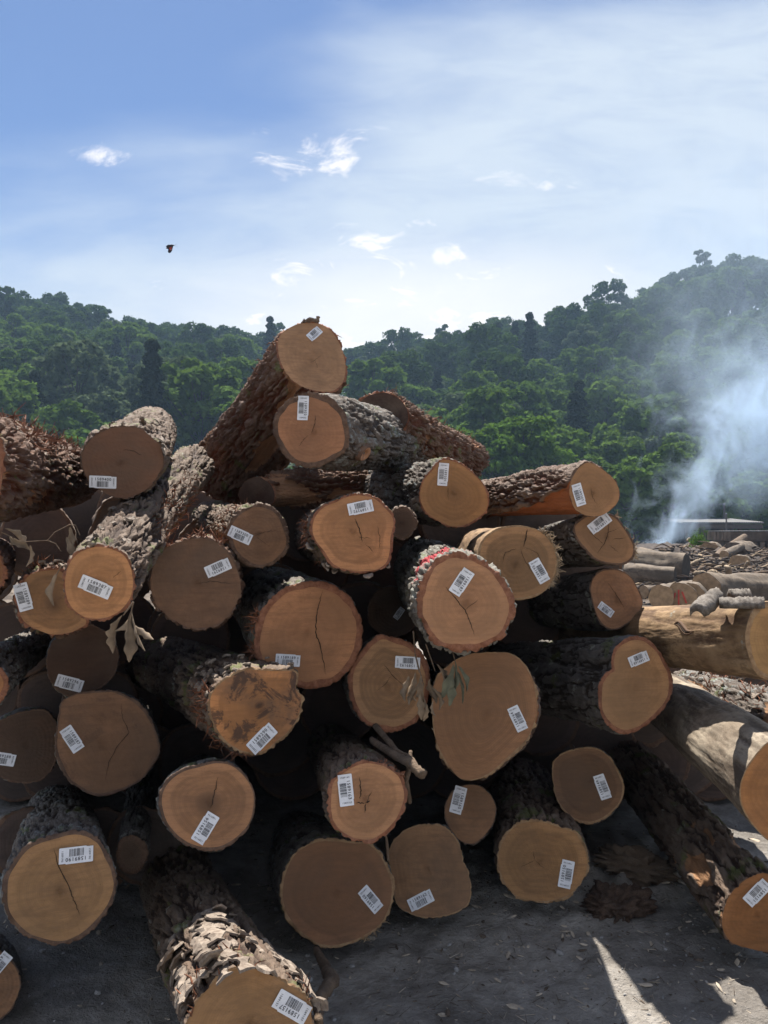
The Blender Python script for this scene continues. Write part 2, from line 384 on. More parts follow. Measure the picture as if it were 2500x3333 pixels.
# ------------------------------------------------------------------ zoom frames used while tracing
ZF = {0: (0, 0, 1.5069), 1: (0, 1200, .5425), 2: (700, 950, .5425), 3: (1500, 1400, .6028), 4: (0, 1900, .5425), 5: (700, 1750, .5425),
      6: (1600, 2100, .5425), 7: (0, 2500, .5425), 8: (800, 2433, .5425), 9: (1600, 2700, .5425), 10: (1700, 1400, .4822), 11: (2000, 1650, .3014)}
def zp(z, p): o = ZF[z]; return (o[0] + p[0] * o[2], o[1] + p[1] * o[2])
def circ(cx, cy, rx, ry=None, n=14, rot=0, wob=0.04):
    ry = ry or rx; out_ = []
    for k in range(n):
        t = 2 * math.pi * k / n; a = math.cos(t) * rx * (1 + random.uniform(-wob, wob)); b = math.sin(t) * ry * (1 + random.uniform(-wob, wob))
        out_.append((cx + a * math.cos(rot) - b * math.sin(rot), cy + a * math.sin(rot) + b * math.cos(rot)))
    return out_
def resample(pts, n):
    pts = np.array(pts, dtype=float); m = len(pts); dense = []
    for i in range(m):
        p0, p1, p2, p3 = pts[i - 1], pts[i], pts[(i + 1) % m], pts[(i + 2) % m]
        for k in range(12):
            t = k / 12.0
            dense.append(0.5 * ((2 * p1) + (-p0 + p2) * t + (2 * p0 - 5 * p1 + 4 * p2 - p3) * t * t + (-p0 + 3 * p1 - 3 * p2 + p3) * t ** 3))
    dense = np.array(dense); dense = np.vstack([dense, dense[:1]])
    s = np.concatenate([[0], np.cumsum(np.linalg.norm(np.diff(dense, axis=0), axis=1))])
    q = np.linspace(0, s[-1], n, endpoint=False)
    return np.stack([np.interp(q, s, dense[:, 0]), np.interp(q, s, dense[:, 1])], axis=1)

BTYPE = {  # amplitude m, plate frequency across, along, peel amount
 'grey': (0.013, 34, 6.5, 0.0), 'lichen': (0.0105, 38, 8.5, 0.0), 'painted': (0.020, 24, 9, 0.0), 'red': (0.019, 36, 9, 0.25), 'brown': (0.015, 30, 6.5, 0.3),
 'dark': (0.008, 36, 12, 0.0), 'smooth': (0.005, 8, 2, 0.0), 'beech': (0.0055, 6, 2, 0.0)}
LOGS = []
def make_log(z, poly, dn, fz, fc, df, num=None, tagc=None, taga=0, tagl=80, bark='grey', ring='red', bt=0.07, wood=(0.46, 0.29, 0.155), dirt=0.25,
             heart=0.15, sap=0.5, rings=1.0, stains=0.0, taper=0.92, cracks=(), label='', peel=None, flakes=(), fibres=(), name='log', group='felled logs in the big pile',
             res=(210, 180), tagz=None, ext=None, extra=None, fine_shape=0.0):
    idx = len(LOGS)
    px = [zp(z, p) for p in poly]
    cpx = np.mean(resample(px, 60), axis=0); fpx = zp(fz, fc)
    C = P(cpx[0], cpx[1], dn); Fc = P(fpx[0], fpx[1], df)
    Fc = Fc + (Fc - C).normalized() * (ext if ext is not None else 1.3)
    ax = (Fc - C); L = ax.length; a = ax.normalized()
    vdir = ray(*cpx).normalized()
    # sawn plane: square to the axis, but never turned more than ~38 deg from the sight line
    ang_ = a.angle(vdir); nrm = a.copy()
    if ang_ > R(38):
        nrm = vdir.slerp(a, R(38) / ang_).normalized()
    q = a.to_track_quat('Z', 'Y'); Mw = Matrix.Translation(C) @ q.to_matrix().to_4x4(); Mi = Mw.inverted()
    def onface(x, y):
        r = ray(x, y); o = Vector((0, 0, CAMZ)); t = (C - o).dot(nrm) / r.dot(nrm); return Mi @ (o + r * t)
    N, K = res
    rs = resample(px, N); loc = np.array([onface(*p) for p in rs])      # N x 3
    rad = np.linalg.norm(loc[:, :2], axis=1).mean()
    # rings along the log
    tt = (np.linspace(0, 1, K) ** 1.35)
    cr = np.stack([np.cos(np.arctan2(loc[:, 1], loc[:, 0])) * rad, np.sin(np.arctan2(loc[:, 1], loc[:, 0])) * rad], axis=1)
    V = np.zeros((K, N, 3))
    sag = np.array([random.uniform(-.03, .03), random.uniform(-.03, .03)])
    for k, t in enumerate(tt):
        mfac = min(1.0, t * 1.6)
        xy = (loc[:, :2] * (1 - mfac) + cr * mfac) * (1 + (taper - 1) * t)
        V[k, :, :2] = xy + sag * math.sin(math.pi * t) * 0.8
        V[k, :, 2] = loc[:, 2] * (1 - t) + L * t
    amp, fa, fl, pk = BTYPE[bark]
    if peel is None: peel = pk
    flat = V.reshape(-1, 3); so_ = idx * 7.31
    nrm2 = V.copy(); nrm2[:, :, 2] = 0; nrm2 /= (np.linalg.norm(nrm2, axis=2, keepdims=True) + 1e-6); nf = nrm2.reshape(-1, 3)
    wq = flat * np.array([1, 1, .6])
    warp = np.stack([fbm(wq * 26 + so_, 2), fbm(wq * 26 + so_ + 31, 2), fbm(flat * 9 + so_ + 57, 2)], axis=1)
    cc = flat * np.array([fa, fa, fl]) + warp * 0.62 + so_
    f1, f2, cid = worley(cc)
    if bark in ('smooth', 'beech'):
        h = 0.55 + 0.5 * fbm(flat * np.array([16, 16, 2.5]) + so_, 5, 0.6); disp = amp * (h - 0.5) * 2
        big = fbm(flat * np.array([3, 3, 1.5]) + so_ + 5, 3); disp = disp + 0.008 * big; h = np.clip(h, 0, 1)
        pv = np.zeros(len(flat))
    else:
        plate = sstep(f2 - f1, 0.03, 0.16)
        rn_ = fbm(flat * np.array([fa * .52, fa * .52, fl * .34]) + warp * .25 + so_ + 9, 3)
        fur = sstep(np.abs(rn_), 0.02, 0.26)                       # long interlacing furrows
        flk = cid * 0.55 + 0.45 * (0.5 + 0.5 * fbm(flat * np.array([fa * .9, fa * .9, fl * 1.2]) + so_ + 40, 3))
        h = np.clip(fur * (0.52 + 0.48 * plate * (0.45 + 0.75 * flk)), 0, 1.2)
        disp = amp * (h * 1.7 - 0.95) + 0.010 * fbm(flat * 4 + so_, 3)
        disp = disp + amp * 0.30 * fbm(flat * np.array([70, 70, 30]) + so_ + 3, 3)
        pn = fbm(flat * np.array([3.2, 3.2, 1.6]) + so_ + 70, 4, 0.6)
        if callable(peel): pv = peel(flat, pn, Mw)
        else: pv = sstep(pn, 0.52 - peel * 0.9, 0.58 - peel * 0.9) if peel > 0 else np.zeros(len(flat))
        disp = disp * (1 - pv * 0.85) - pv * min(amp * 1.3, 0.02)
        h = np.clip(h, 0, 1)
    env = np.repeat((0.35 + 0.65 * sstep(tt * L, 0.0, 0.05))[:, None], N, axis=1).ravel()
    flat2 = flat + nf * (disp * env)[:, None]
    # ragged rim: push some plates of the first rings past or behind the cut
    if bark in ('red', 'grey', 'lichen', 'painted', 'brown'):
        rag = (fbm(flat * np.array([22, 22, 0]) + so_ + 2, 3)) * amp * 0.9
        flat2[:, 2] -= rag * np.repeat(np.exp(-tt * L / 0.03)[:, None], N, axis=1).ravel()
    root = empty(name, (0, 0, 0), label=label, cat='log', group=group); root.matrix_world = Mw
    # bark with sawn annulus
    i0 = np.arange(K - 1)[:, None] * N + np.arange(N)[None, :]; i1 = np.arange(K - 1)[:, None] * N + (np.arange(N)[None, :] + 1) % N
    quads = np.stack([i0, i1, i1 + N, i0 + N], axis=2).reshape(-1, 4)
    btv = bt * rad * (1 + 0.35 * fbm(np.stack([loc[:, 0] * 9, loc[:, 1] * 9, np.full(N, so_)], axis=1), 3))
    btv = np.maximum(btv, 0.003)
    rl = np.linalg.norm(loc[:, :2], axis=1)
    inner = loc * (1 - btv / rl)[:, None]
    out0 = flat2[:N]
    midr = (out0 + inner) / 2; midr[:, 2] = midr[:, 2] + rng.normal(0, 0.0012, N)
    base = len(flat2)
    allv = np.vstack([flat2, midr, inner, [[flat2[-N:, 0].mean(), flat2[-N:, 1].mean(), flat2[-N:, 2].mean()]]])
    j = np.arange(N); j2 = (j + 1) % N
    an1 = np.stack([j2, j, base + j, base + j2], axis=1); an2 = np.stack([base + j2, base + j, base + N + j, base + N + j2], axis=1)
    capf = np.stack([(K - 1) * N + j, (K - 1) * N + j2, np.full(N, base + 2 * N), np.full(N, base + 2 * N)], axis=1)
    caps = [tuple(x[:3]) for x in capf]
    fa_ = np.vstack([quads, an1, an2])
    hh = np.concatenate([h, np.full(2 * N, 0.5), [0.5]]); pp = np.concatenate([pv, np.zeros(2 * N + 1)])
    fl_ = [tuple(x) for x in fa_.tolist()] + caps
    mi = np.concatenate([np.zeros(len(quads)), np.ones(2 * N), np.ones(N)])
    bm_ = BARK[bark]
    bobj = mesh_obj('bark', allv, fl_, [bm_, RING[ring]], root, matidx=mi, attrs={'h': hh, 'peel': pp})
    # sharp edge at the cut: flat annulus
    # cut face
    G = 22; fr = np.linspace(0, 1, G)
    pith = np.array([random.uniform(-.1, .1) * rad, random.uniform(-.1, .1) * rad, 0.0])
    FV = []; ra = []; an = []
    aa = np.arctan2(loc[:, 1], loc[:, 0])
    for g in fr[1:]:
        pts = pith * (1 - g) + inner * g
        pts = pts.copy(); pts[:, 2] += rng.normal(0, 0.0004, N) * (g < 0.99)
        FV.append(pts); ra.append(np.full(N, g)); an.append(aa)
    FV = np.vstack(FV + [pith[None]]); ra = np.concatenate(ra + [[0]]); an = np.concatenate(an + [[0]])
    ff = []
    for g in range(G - 2):
        o_ = g * N
        ff += np.stack([o_ + j2, o_ + j, o_ + N + j, o_ + N + j2], axis=1)[:, ::-1].tolist()
    cidx = len(FV) - 1
    ff += [(int(p), int(q_), cidx) for p, q_ in zip(j2, j)]
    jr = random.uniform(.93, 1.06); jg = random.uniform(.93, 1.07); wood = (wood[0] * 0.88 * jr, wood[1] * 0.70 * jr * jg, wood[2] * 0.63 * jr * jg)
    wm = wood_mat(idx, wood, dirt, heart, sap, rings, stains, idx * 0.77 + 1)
    mats_ = [wm, M_CRACK]; fm = [0] * len(ff); FVl = FV.tolist()
    nl = (Mi.to_3x3() @ nrm).normalized(); toward = -nl
    ral = ra.tolist(); anl = an.tolist()
    for (cz, pts, wd) in cracks:
        line = [onface(*zp(cz, p)) for p in pts]
        # jitter the line into a wandering split
        fine = []
        for i in range(len(line) - 1):
            for k in range(6):
                t = k / 6; p = line[i].lerp(line[i + 1], t)
                fine.append(p + Vector((random.uniform(-1, 1), random.uniform(-1, 1), 0)) * 0.002)
        fine.append(line[-1]); b0 = len(FVl); m_ = len(fine)
        for i, p in enumerate(fine):
            d = (fine[min(i + 1, m_ - 1)] - fine[max(0, i - 1)]).normalized(); sd_ = d.cross(nl).normalized()
            wdt = wd * 0.68 * math.sin(math.pi * (i + 0.15) / (m_ - 1 + 0.3)) ** 0.6 * random.uniform(0.6, 1.2) * 0.5
            pz = p + toward * 0.0016
            FVl.append(list(pz + sd_ * wdt)); FVl.append(list(pz - sd_ * wdt)); ral += [0.5] * 2; anl += [0] * 2
        for i in range(m_ - 1):
            k = b0 + 2 * i; ff.append((k, k + 1, k + 3, k + 2)); fm.append(1)
    mesh_obj('cut_face', FVl, ff, mats_, root, matidx=fm, attrs={'rad': ral, 'ang': anl})
    if num:
        tcx = zp(z if tagz is None else tagz, tagc); o1 = onface(*tcx)
        th = R(taga); o2 = onface(tcx[0] + math.cos(th) * 30, tcx[1] - math.sin(th) * 30)
        e1 = (o2 - o1).normalized(); e3 = toward; e2 = e3.cross(e1).normalized()
        M3 = Matrix((e1, e2, e3)).transposed().to_4x4(); M3.translation = o1 + toward * 0.0025
        tl = tagl / F * (Mw @ o1 - Vector((0, 0, CAMZ))).y
        tag_mesh(num, tl, root, M3)
    # loose plates standing off the rim
    if flakes:
        mb = MB()
        for (a0, a1, z0, z1, n_, sz) in flakes:
            for _ in range(n_):
                th = R(random.uniform(a0, a1)); zz = random.uniform(z0, z1)
                # angle in world view: 0 right, 90 up
                wd_ = Vector((math.cos(th), 0, math.sin(th))); ld = (Mi.to_3x3() @ wd_); ld.z = 0; ld.normalize()
                kk = int(np.argmax(loc[:, 0] * ld.x + loc[:, 1] * ld.y)); kz = int(np.argmin(np.abs(tt * L - max(zz, 0))))
                bp = Vector(flat2[kz * N + kk]); bp.z = zz if zz < 0 else bp.z
                s_ = sz * random.uniform(0.4, 1.2); ln = s_ * random.uniform(0.9, 2.2)
                tdir = Vector((0, 0, 1)).cross(ld).normalized()
                tilt = random.uniform(-0.08, 0.22) if random.random() < .8 else random.uniform(.2, .6); up_ = (ld * math.sin(tilt) + Vector((0, 0, -1)) * math.cos(tilt))
                tw = random.uniform(-0.35, 0.35); tdir = (tdir * math.cos(tw) + up_ * math.sin(tw)).normalized(); nn = tdir.cross(up_).normalized()
                ncol = 6; top = []; bot = []
                for i in range(ncol):
                    g = i / (ncol - 1) - 0.5
                    for s2 in (0, 0.5, 1):
                        wv_ = s_ * (0.5 + 0.25 * math.sin(7 * g + s2 * 5 + ln * 60)) 
                        pt = bp + up_ * g * ln + tdir * (s2 - 0.5) * wv_ + ld * (0.006 + (0.25 - (s2 - .5) ** 2) * s_ * 0.3 + random.uniform(0, 0.006))
                        top.append(pt + nn * 0.0); bot.append(pt - ld * random.uniform(0.004, 0.009))
                b0 = top + bot; m3 = ncol * 3; fs = []
                for i in range(ncol - 1):
                    for s2 in (0, 1):
                        k = i * 3 + s2; fs.append((k, k + 1, k + 4, k + 3)); fs.append((m3 + k, m3 + k + 3, m3 + k + 4, m3 + k + 1))
                    k = i * 3; fs.append((k, k + 3, m3 + k + 3, m3 + k)); k = i * 3 + 2; fs.append((k, m3 + k, m3 + k + 3, k + 3))
                fs.append((0, m3, m3 + 1, 1)); fs.append((1, m3 + 1, m3 + 2, 2)); e_ = (ncol - 1) * 3
                fs.append((e_, e_ + 1, m3 + e_ + 1, m3 + e_)); fs.append((e_ + 1, e_ + 2, m3 + e_ + 2, m3 + e_ + 1))
                mb.add(b0, fs)
        mb.build('loose_bark', M_FLAKE, root)
    if fibres:
        mb = MB()
        for (a0, a1, z0, z1, n_, ln) in fibres:
            for _ in range(n_):
                th = R(random.uniform(a0, a1)); zz = random.uniform(z0, z1)
                ld = (Mi.to_3x3() @ Vector((math.cos(th), 0, math.sin(th)))); ld.z = 0; ld.normalize()
                kk = int(np.argmax(loc[:, 0] * ld.x + loc[:, 1] * ld.y)); kz = int(np.argmin(np.abs(tt * L - zz)))
                bp = Vector(flat2[kz * N + kk]) - ld * 0.003
                tdir = Vector((0, 0, 1)).cross(ld)
                dr = (ld * random.uniform(0.2, 1) + tdir * random.uniform(-1, 1) + Vector((0, 0, random.uniform(-1, 1)))).normalized()
                l2 = ln * random.uniform(0.4, 1.3); p1 = bp + dr * l2 * 0.5; p2 = bp + (dr + Vector([random.uniform(-.5, .5) for _ in range(3)])).normalized() * l2
                wv_ = random.uniform(0.0012, 0.004)
                mb.tube([bp, p1, p2], [wv_, wv_ * .8, wv_ * .3], 4)
        mb.build('torn_fibres', M_SPLINT if bark in ('dark', 'smooth', 'beech') or ring == 'tan' and bark != 'grey' else M_FIBRE, root)
    rec = dict(root=root, Mw=Mw, Mi=Mi, L=L, rad=rad, V=flat2, N=N, K=K, tt=tt, onface=onface, loc=loc, label=label); LOGS.append(rec)
    return rec

W0 = (0.50, 0.315, 0.165); WP = (0.54, 0.36, 0.19); WY = (0.50, 0.345, 0.165); WD = (0.27, 0.175, 0.11); WDD = (0.13, 0.09, 0.06)  # WDD: shade of the gaps put into the wood colour
#--LOGS--
# ---- top and left
make_log(2, [(560,178),(640,190),(700,230),(750,300),(775,370),(790,450),(780,530),(740,585),(690,605),(600,600),(520,575),(440,520),(400,450),(375,380),(370,300),(400,240),(470,195)],
  4.2, 2, (90,1080), 5.3, '1589390', (595,253), 222, 60, 'red', 'red', 0.035, (0.52,0.36,0.20), 0.15, 0.1, 0.3, 0.6, 0.05, 1.22,
  ext=0.0, cracks=[(2, [(640,375),(600,410),(570,425)], .003), (2, [(600,410),(615,460)], .003)], label='topmost log of the whole pile, pale round cut end tagged 1589390', peel=0.33,
  flakes=[(75,112,-0.02,0.12,14,0.055)], fibres=[(-10,190,0.0,0.5,110,0.045)])
r302 = make_log(2, [(500,620),(590,597),(680,620),(740,670),(785,740),(800,830),(805,900),(780,960),(720,1010),(640,1050),(560,1062),(480,1040),(420,990),(380,920),(350,850),(355,760),(380,700),(430,650)],
  3.28, 2, (1310,940), 5.7, '1589302', (530,697), 268, 79, 'lichen', 'dk', 0.16, (0.50,0.30,0.165), 0.12, 0.25, 0.2, 0.7, 0.0, 0.93,
  ext=0.0, cracks=[(2, [(605,740),(600,790),(580,850)], .004), (2, [(560,860),(530,890),(505,925)], .003)], label='log tagged 1589302 below the topmost log, branch knot on its side')
make_log(2, circ(1000,750,165,160), 4.2, 2, (1530,1010), 6.2, bark='red', ring='red', taper=1.0, ext=0.0, label='shaggy red brown log rising behind the log tagged 1589302', dirt=0.95, wood=(0.09,0.06,0.045), peel=0.2,
  flakes=[(60,120,0.0,1.2,12,0.05)], fibres=[(20,160,0.0,2.0,220,0.06)])
make_log(2, [(1400,1000),(1480,1030),(1560,1090),(1620,1160),(1645,1240),(1630,1320),(1570,1370),(1500,1410),(1420,1415),(1340,1385),(1270,1340),(1230,1270),(1225,1190),(1250,1120),(1300,1060),(1350,1010)],
  3.65, 2, (1010,1180), 4.8, '1589301', (1367,1095), 266, 74, 'lichen', 'red', 0.05, (0.52,0.30,0.13), 0.1, 0.75, 0.6, 1.6, 0.15, 0.9,
  cracks=[(2, [(1395,1170),(1400,1250)], .003)], label='orange toned log tagged 1589301 with dark wavy rings in its centre', ext=0.3)
make_log(2, circ(250,1215,115,110), 4.35, 2, (930,1190), 4.75, bark='red', ring='red', taper=1.0, ext=0.0, label='half peeled log lying crosswise under the log tagged 1589302', peel=0.62, dirt=0.9, wood=(0.10,0.06,0.045),
  flakes=[(60,150,0.0,0.8,10,0.04)], fibres=[(30,170,0.0,1.0,160,0.05)])
make_log(3, [(690,170),(760,200),(820,250),(855,310),(860,370),(820,430),(750,470),(680,470),(620,440),(590,380),(580,310),(600,250),(640,195)],
  3.55, 3, (90,385), 5.0, '1589303', (635,349), -74, 73, 'brown', 'dk', 0.04, (0.50,0.315,0.155), 0.12, 0.1, 0.4, 0.9, 0.12, 0.93,
  cracks=[(3, [(700,310),(710,360),(735,400)], .003)], label='ridged brown log tagged 1589303 with orange peeled underside, highest on the right', peel=lambda f, pn, Mw: sstep(-(f @ np.array(Mw.to_3x3().inverted() @ Vector((0,0.1,1)))) + pn*0.06 + 0.02, 0.0, 0.02),
  ext=0.3)
make_log(3, [(820,455),(870,500),(910,560),(940,630),(930,690),(880,725),(800,725),(720,700),(660,640),(620,580),(610,520),(650,475),(720,450)],
  3.66, 3, (430,620), 5.0, '1589170', (748,503), 218, 78, 'dark', 'dk', 0.07, (0.48,0.315,0.165), 0.1, 0.15, 0.4, 1.1, 0.0, 0.95,
  cracks=[(3, [(800,490),(795,560),(770,620),(735,665)], .005), (3, [(690,545),(740,590),(770,615)], .003), (3, [(780,560),(850,530)], .003), (3, [(800,620),(850,660)], .003), (3, [(820,590),(890,580)], .003)],
  fibres=[(-30,60,0,0.02,50,0.03)], label='log tagged 1589170 with many radial cracks, tucked under the log tagged 1589303')
make_log(3, [(340,515),(430,540),(490,600),(520,680),(515,770),(480,840),(420,890),(340,915),(280,915),(200,880),(130,820),(100,740),(95,660),(120,590),(180,540),(250,518)],
  3.24, 3, (135,655), 4.5, '1589195', (423,760), 120, 80, 'smooth', 'tan', 0.05, (0.40,0.275,0.14), 0.15, 0.45, 0.9, 1.4, 0.0, 0.93,
  cracks=[(3, [(358,530),(350,580),(340,630)], .007), (3, [(320,640),(345,700),(385,770)], .003), (3, [(300,640),(240,660),(225,720)], .003), (3, [(350,635),(410,660),(440,720)], .003)],
  fibres=[(-40,60,0,0.015,110,0.035)], label='smooth debarked log tagged 1589195 with splintered rim and olive brown heart')
make_log(3, [(760,755),(850,750),(920,790),(960,860),(985,930),(960,1000),(900,1050),(830,1080),(770,1060),(730,1000),(710,930),(695,860),(710,800)],
  3.85, 3, (300,925), 5.3, '1589167', (782,968), -37, 56, 'dark', 'dk', 0.05, (0.40,0.265,0.15), 0.3, 0.2, 0.3, 0.7, 0.0, 0.95,
  cracks=[(3, [(790,820),(840,890),(885,965)], .004)], label='dark barked log tagged 1589167 with one slanting crack, under the log tagged 1589170')
make_log(3, [(890,1125),(950,1110),(1010,1130),(1070,1190),(1110,1260),(1140,1340),(1135,1430),(1090,1510),(1020,1580),(940,1630),(870,1640),(800,1600),(760,1540),(740,1450),(745,1370),(780,1310),(812,1288),(812,1230),(835,1170)],
  3.4, 3, (230,1330), 4.9, '1589168', (958,1236), 203, 72, 'dark', 'red', 0.09, (0.53,0.335,0.17), 0.08, 0.05, 0.3, 0.5, 0.0, 0.92,
  label='large log tagged 1589168 whose cut end is notched like a bean')
# ---- left
make_log(1, [(760,345),(850,355),(900,395),(960,450),(985,520),(975,600),(930,680),(870,740),(790,775),(700,780),(610,740),(530,680),(490,600),(485,530),(510,460),(560,400),(640,360),(700,348)],
  3.09, 1, (885,395), 4.7, '1589400', (618,680), -2, 84, 'grey', 'dk', 0.035, WD, 0.55, 0.1, 0.0, 0.4, 0.1, 0.98,
  cracks=[(1, [(740,485),(800,492),(850,520)], .004)], label='log with weathered dark cut end tagged 1589400, highest at the left', flakes=[(-20,120,0.0,0.3,16,0.04)], ext=0.5)
make_log(1, [(520,1070),(600,1055),(690,1075),(760,1120),(800,1200),(815,1290),(800,1380),(750,1450),(680,1495),(600,1515),(520,1510),(450,1470),(400,1410),(375,1330),(375,1250),(400,1170),(450,1105)],
  2.52, 1, (1160,575), 4.7, '1589387', (575,1308), -22, 103, ext=0.0, bark='grey', ring='red', bt=0.075, wood=(0.57,0.35,0.17), dirt=0.08, heart=0.05, sap=0.5, rings=0.7, taper=0.96,
  cracks=[(1, [(730,1210),(680,1255)], .0025)], label='long mossy grey log tagged 1589387 running up and back beneath the log tagged 1589400', flakes=[(20,150,0.0,0.6,16,0.04)], fibres=[(-30,40,0.5,1.6,120,0.05)])
make_log(1, [(200,1215),(280,1200),(360,1200),(430,1260),(470,1400),(530,1520),(480,1570),(400,1600),(300,1605),(200,1570),(130,1520),(100,1450),(90,1380),(110,1310),(150,1250)],
  2.9, 1, (380,1330), 4.4, '1589289', (140,1370), -74, 90, 'red', 'red', 0.06, (0.42,0.25,0.12), 0.35, 0.7, 0.9, 0.7, 0.1, 0.95, label='log tagged 1589289 half hidden behind the log tagged 1589387',
  flakes=[(60,120,0.0,0.1,8,0.05)], fibres=[(40,130,0,0.3,60,0.05)])
make_log(1, [(1000,1060),(1100,1025),(1200,1010),(1300,1040),(1370,1100),(1420,1180),(1450,1280),(1440,1380),(1390,1470),(1310,1540),(1200,1565),(1100,1550),(1000,1490),(930,1420),(895,1320),(900,1220),(940,1120)],
  3.16, 1, (1200,1150), 5.0, '1589291', (1308,1195), 204, 82, 'red', 'dk', 0.03, WD, 0.5, 0.1, 0.0, 0.4, 0.1, 0.95, label='round dull brown log end tagged 1589291, left of the biggest sunlit barked log',
  fibres=[(50,130,0.0,0.1,90,0.05)], cracks=[(1, [(1180,1290),(1260,1275),(1400,1290)], .003)])
make_log(2, [(170,1300),(250,1270),(330,1285),(390,1330),(430,1400),(450,1480),(430,1560),(370,1620),(300,1655),(230,1655),(160,1620),(110,1570),(80,1500),(70,1420),(100,1360),(130,1325)],
  3.32, 2, (20,1385), 4.7, '1589300', (150,1460), -24, 78, 'grey', 'dk', 0.12, (0.31,0.19,0.11), 0.3, 0.1, 0.2, 0.7, 0.0, 0.95, label='medium brown log end tagged 1589300 with thick bark ring, above the log tagged 1589291',
  cracks=[(2, [(235,1465),(300,1440),(370,1430)], .0025), (2, [(245,1470),(290,1500),(330,1530)], .002)], ext=0.3, fibres=[(100,180,0,0.6,60,0.04)])
make_log(2, [(800,1215),(880,1210),(960,1230),(1020,1280),(1070,1340),(1082,1400),(1065,1480),(1060,1560),(1030,1640),(960,1680),(860,1688),(760,1670),(690,1630),(640,1560),(590,1490),(570,1420),(590,1350),(640,1290),(720,1250)],
  3.12, 2, (650,1440), 4.6, '1589292', (872,1294), 192, 83, 'grey', 'red', 0.05, (0.53,0.33,0.16), 0.12, 0.1, 0.6, 0.7, 0.22, 1.0,
  cracks=[(2, [(840,1360),(865,1420),(885,1500)], .006), (2, [(860,1470),(935,1480)], .003), (2, [(900,1510),(950,1560)], .003), (2, [(975,1410),(990,1480),(985,1540)], .003)],
  label='irregular golden log end tagged 1589292 with black specks, centre of the pile', fibres=[(150,220,0.05,0.4,70,0.05)], flakes=[(200,330,0.0,0.1,10,0.05)])
rec187 = make_log(0, [(985,1193),(1040,1207),(1080,1238),(1105,1280),(1112,1320),(1095,1365),(1060,1395),(1010,1408),(960,1400),(925,1375),(905,1335),(900,1290),(915,1240),(945,1207)],
  2.88, 0, (940,1243), 4.3, '1589187', (997,1257), 237, 90, 'painted', 'red', 0.13, (0.55,0.345,0.19), 0.05, 0.05, 0.4, 0.9, 0.0, 0.98,
  cracks=[(5, [(1380,290),(1440,360),(1500,435),(1530,510),(1560,590)], .005), (5, [(1500,435),(1580,370)], .003)], label='thick barked log tagged 1589187 with red paint daubed on top', flakes=[(70,170,0.0,0.4,10,0.04)])
# ---- middle
make_log(5, [(560,260),(650,265),(750,310),(820,370),(870,470),(885,570),(870,680),(820,770),(750,850),(670,890),(560,905),(470,890),(380,860),(290,790),(235,700),(235,600),(250,500),(290,420),(350,350),(430,290)],
  3.28, 5, (365,415), 4.6, '1589189', (436,735), -3, 80, 'lichen', 'red', 0.13, (0.53,0.33,0.17), 0.1, 0.05, 0.2, 0.5, 0.0, 0.97,
  cracks=[(5, [(645,320),(620,410),(605,500),(605,570),(630,650),(650,740),(662,820)], .007)], label='very large log end tagged 1589189 with a long vertical crack, pale lichen on its bark', fibres=[(150,200,0,0.05,60,0.05)])
make_log(5, [(1000,580),(1080,600),(1160,620),(1230,670),(1270,740),(1290,830),(1290,930),(1270,1020),(1230,1090),(1160,1140),(1080,1170),(1000,1165),(920,1130),(860,1080),(820,1000),(800,910),(800,820),(830,740),(880,680),(940,610)],
  3.34, 5, (960,840), 5.0, '1589192', (1155,750), 177, 81, 'lichen', 'red', 0.12, (0.42,0.265,0.14), 0.15, 0.1, 0.8, 1.5, 0.0, 0.95,
  cracks=[(5, [(1010,760),(1060,820),(1130,890)], .004), (5, [(1060,825),(1020,880),(970,920)], .0025)], label='log tagged 1589192 with dried leaves hanging over its right edge')
make_log(0, [(1060,1405),(1110,1410),(1145,1445),(1163,1500),(1163,1550),(1140,1600),(1100,1640),(1060,1675),(1020,1690),(985,1680),(955,1640),(935,1590),(930,1530),(935,1470),(970,1430),(1010,1410)],
  3.24, 0, (1050,1520), 5.0, '1589164', (1118,1552), 116, 80, 'brown', 'tan', 0.045, (0.45,0.29,0.15), 0.15, 0.1, 0.3, 1.6, 0.0, 0.95, label='broad pear shaped log end tagged 1589164 right of the hanging dry leaves', peel=0.6)
make_log(5, [(0,890),(100,815),(200,780),(280,783),(380,790),(492,800),(495,900),(530,960),(505,1080),(450,1170),(380,1230),(300,1290),(200,1300),(100,1265),(30,1200),(-15,1130),(-40,1050),(-40,960)],
  2.92, 4, (1120,560), 4.2, '1589290', (280,1205), 46, 100, 'grey', 'tan', 0.05, (0.52,0.29,0.12), 0.85, 0.6, 0.9, 0.5, 0.95, 1.0, label='moss and bark crusted log tagged 1589290 with black stained, broken cut end',
  flakes=[(60,165,0.0,0.35,46,0.045)], fibres=[(150,260,0,0.2,120,0.05)])
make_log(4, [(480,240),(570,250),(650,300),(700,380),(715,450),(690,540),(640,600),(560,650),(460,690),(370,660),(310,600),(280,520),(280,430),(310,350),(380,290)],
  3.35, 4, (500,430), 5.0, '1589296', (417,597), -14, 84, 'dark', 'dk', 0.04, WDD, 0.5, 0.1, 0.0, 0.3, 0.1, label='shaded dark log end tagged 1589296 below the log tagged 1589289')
make_log(4, [(560,640),(680,640),(780,680),(860,740),(920,830),(950,920),(960,1010),(920,1090),(860,1170),(780,1220),(680,1260),(580,1275),(480,1230),(400,1170),(355,1080),(330,980),(335,880),(350,780),(370,700),(450,655)],
  3.16, 4, (720,860), 4.8, '1589287', (433,932), -56, 85, 'dark', 'dk', 0.05, (0.30,0.185,0.105), 0.35, 0.1, 0.3, 0.5, 0.3, 0.97,
  cracks=[(4, [(728,720),(735,800),(775,890),(700,980),(655,1070),(630,1180)], .004)], label='big brown log end tagged 1589287 split by a thin crack, left side of the pile')
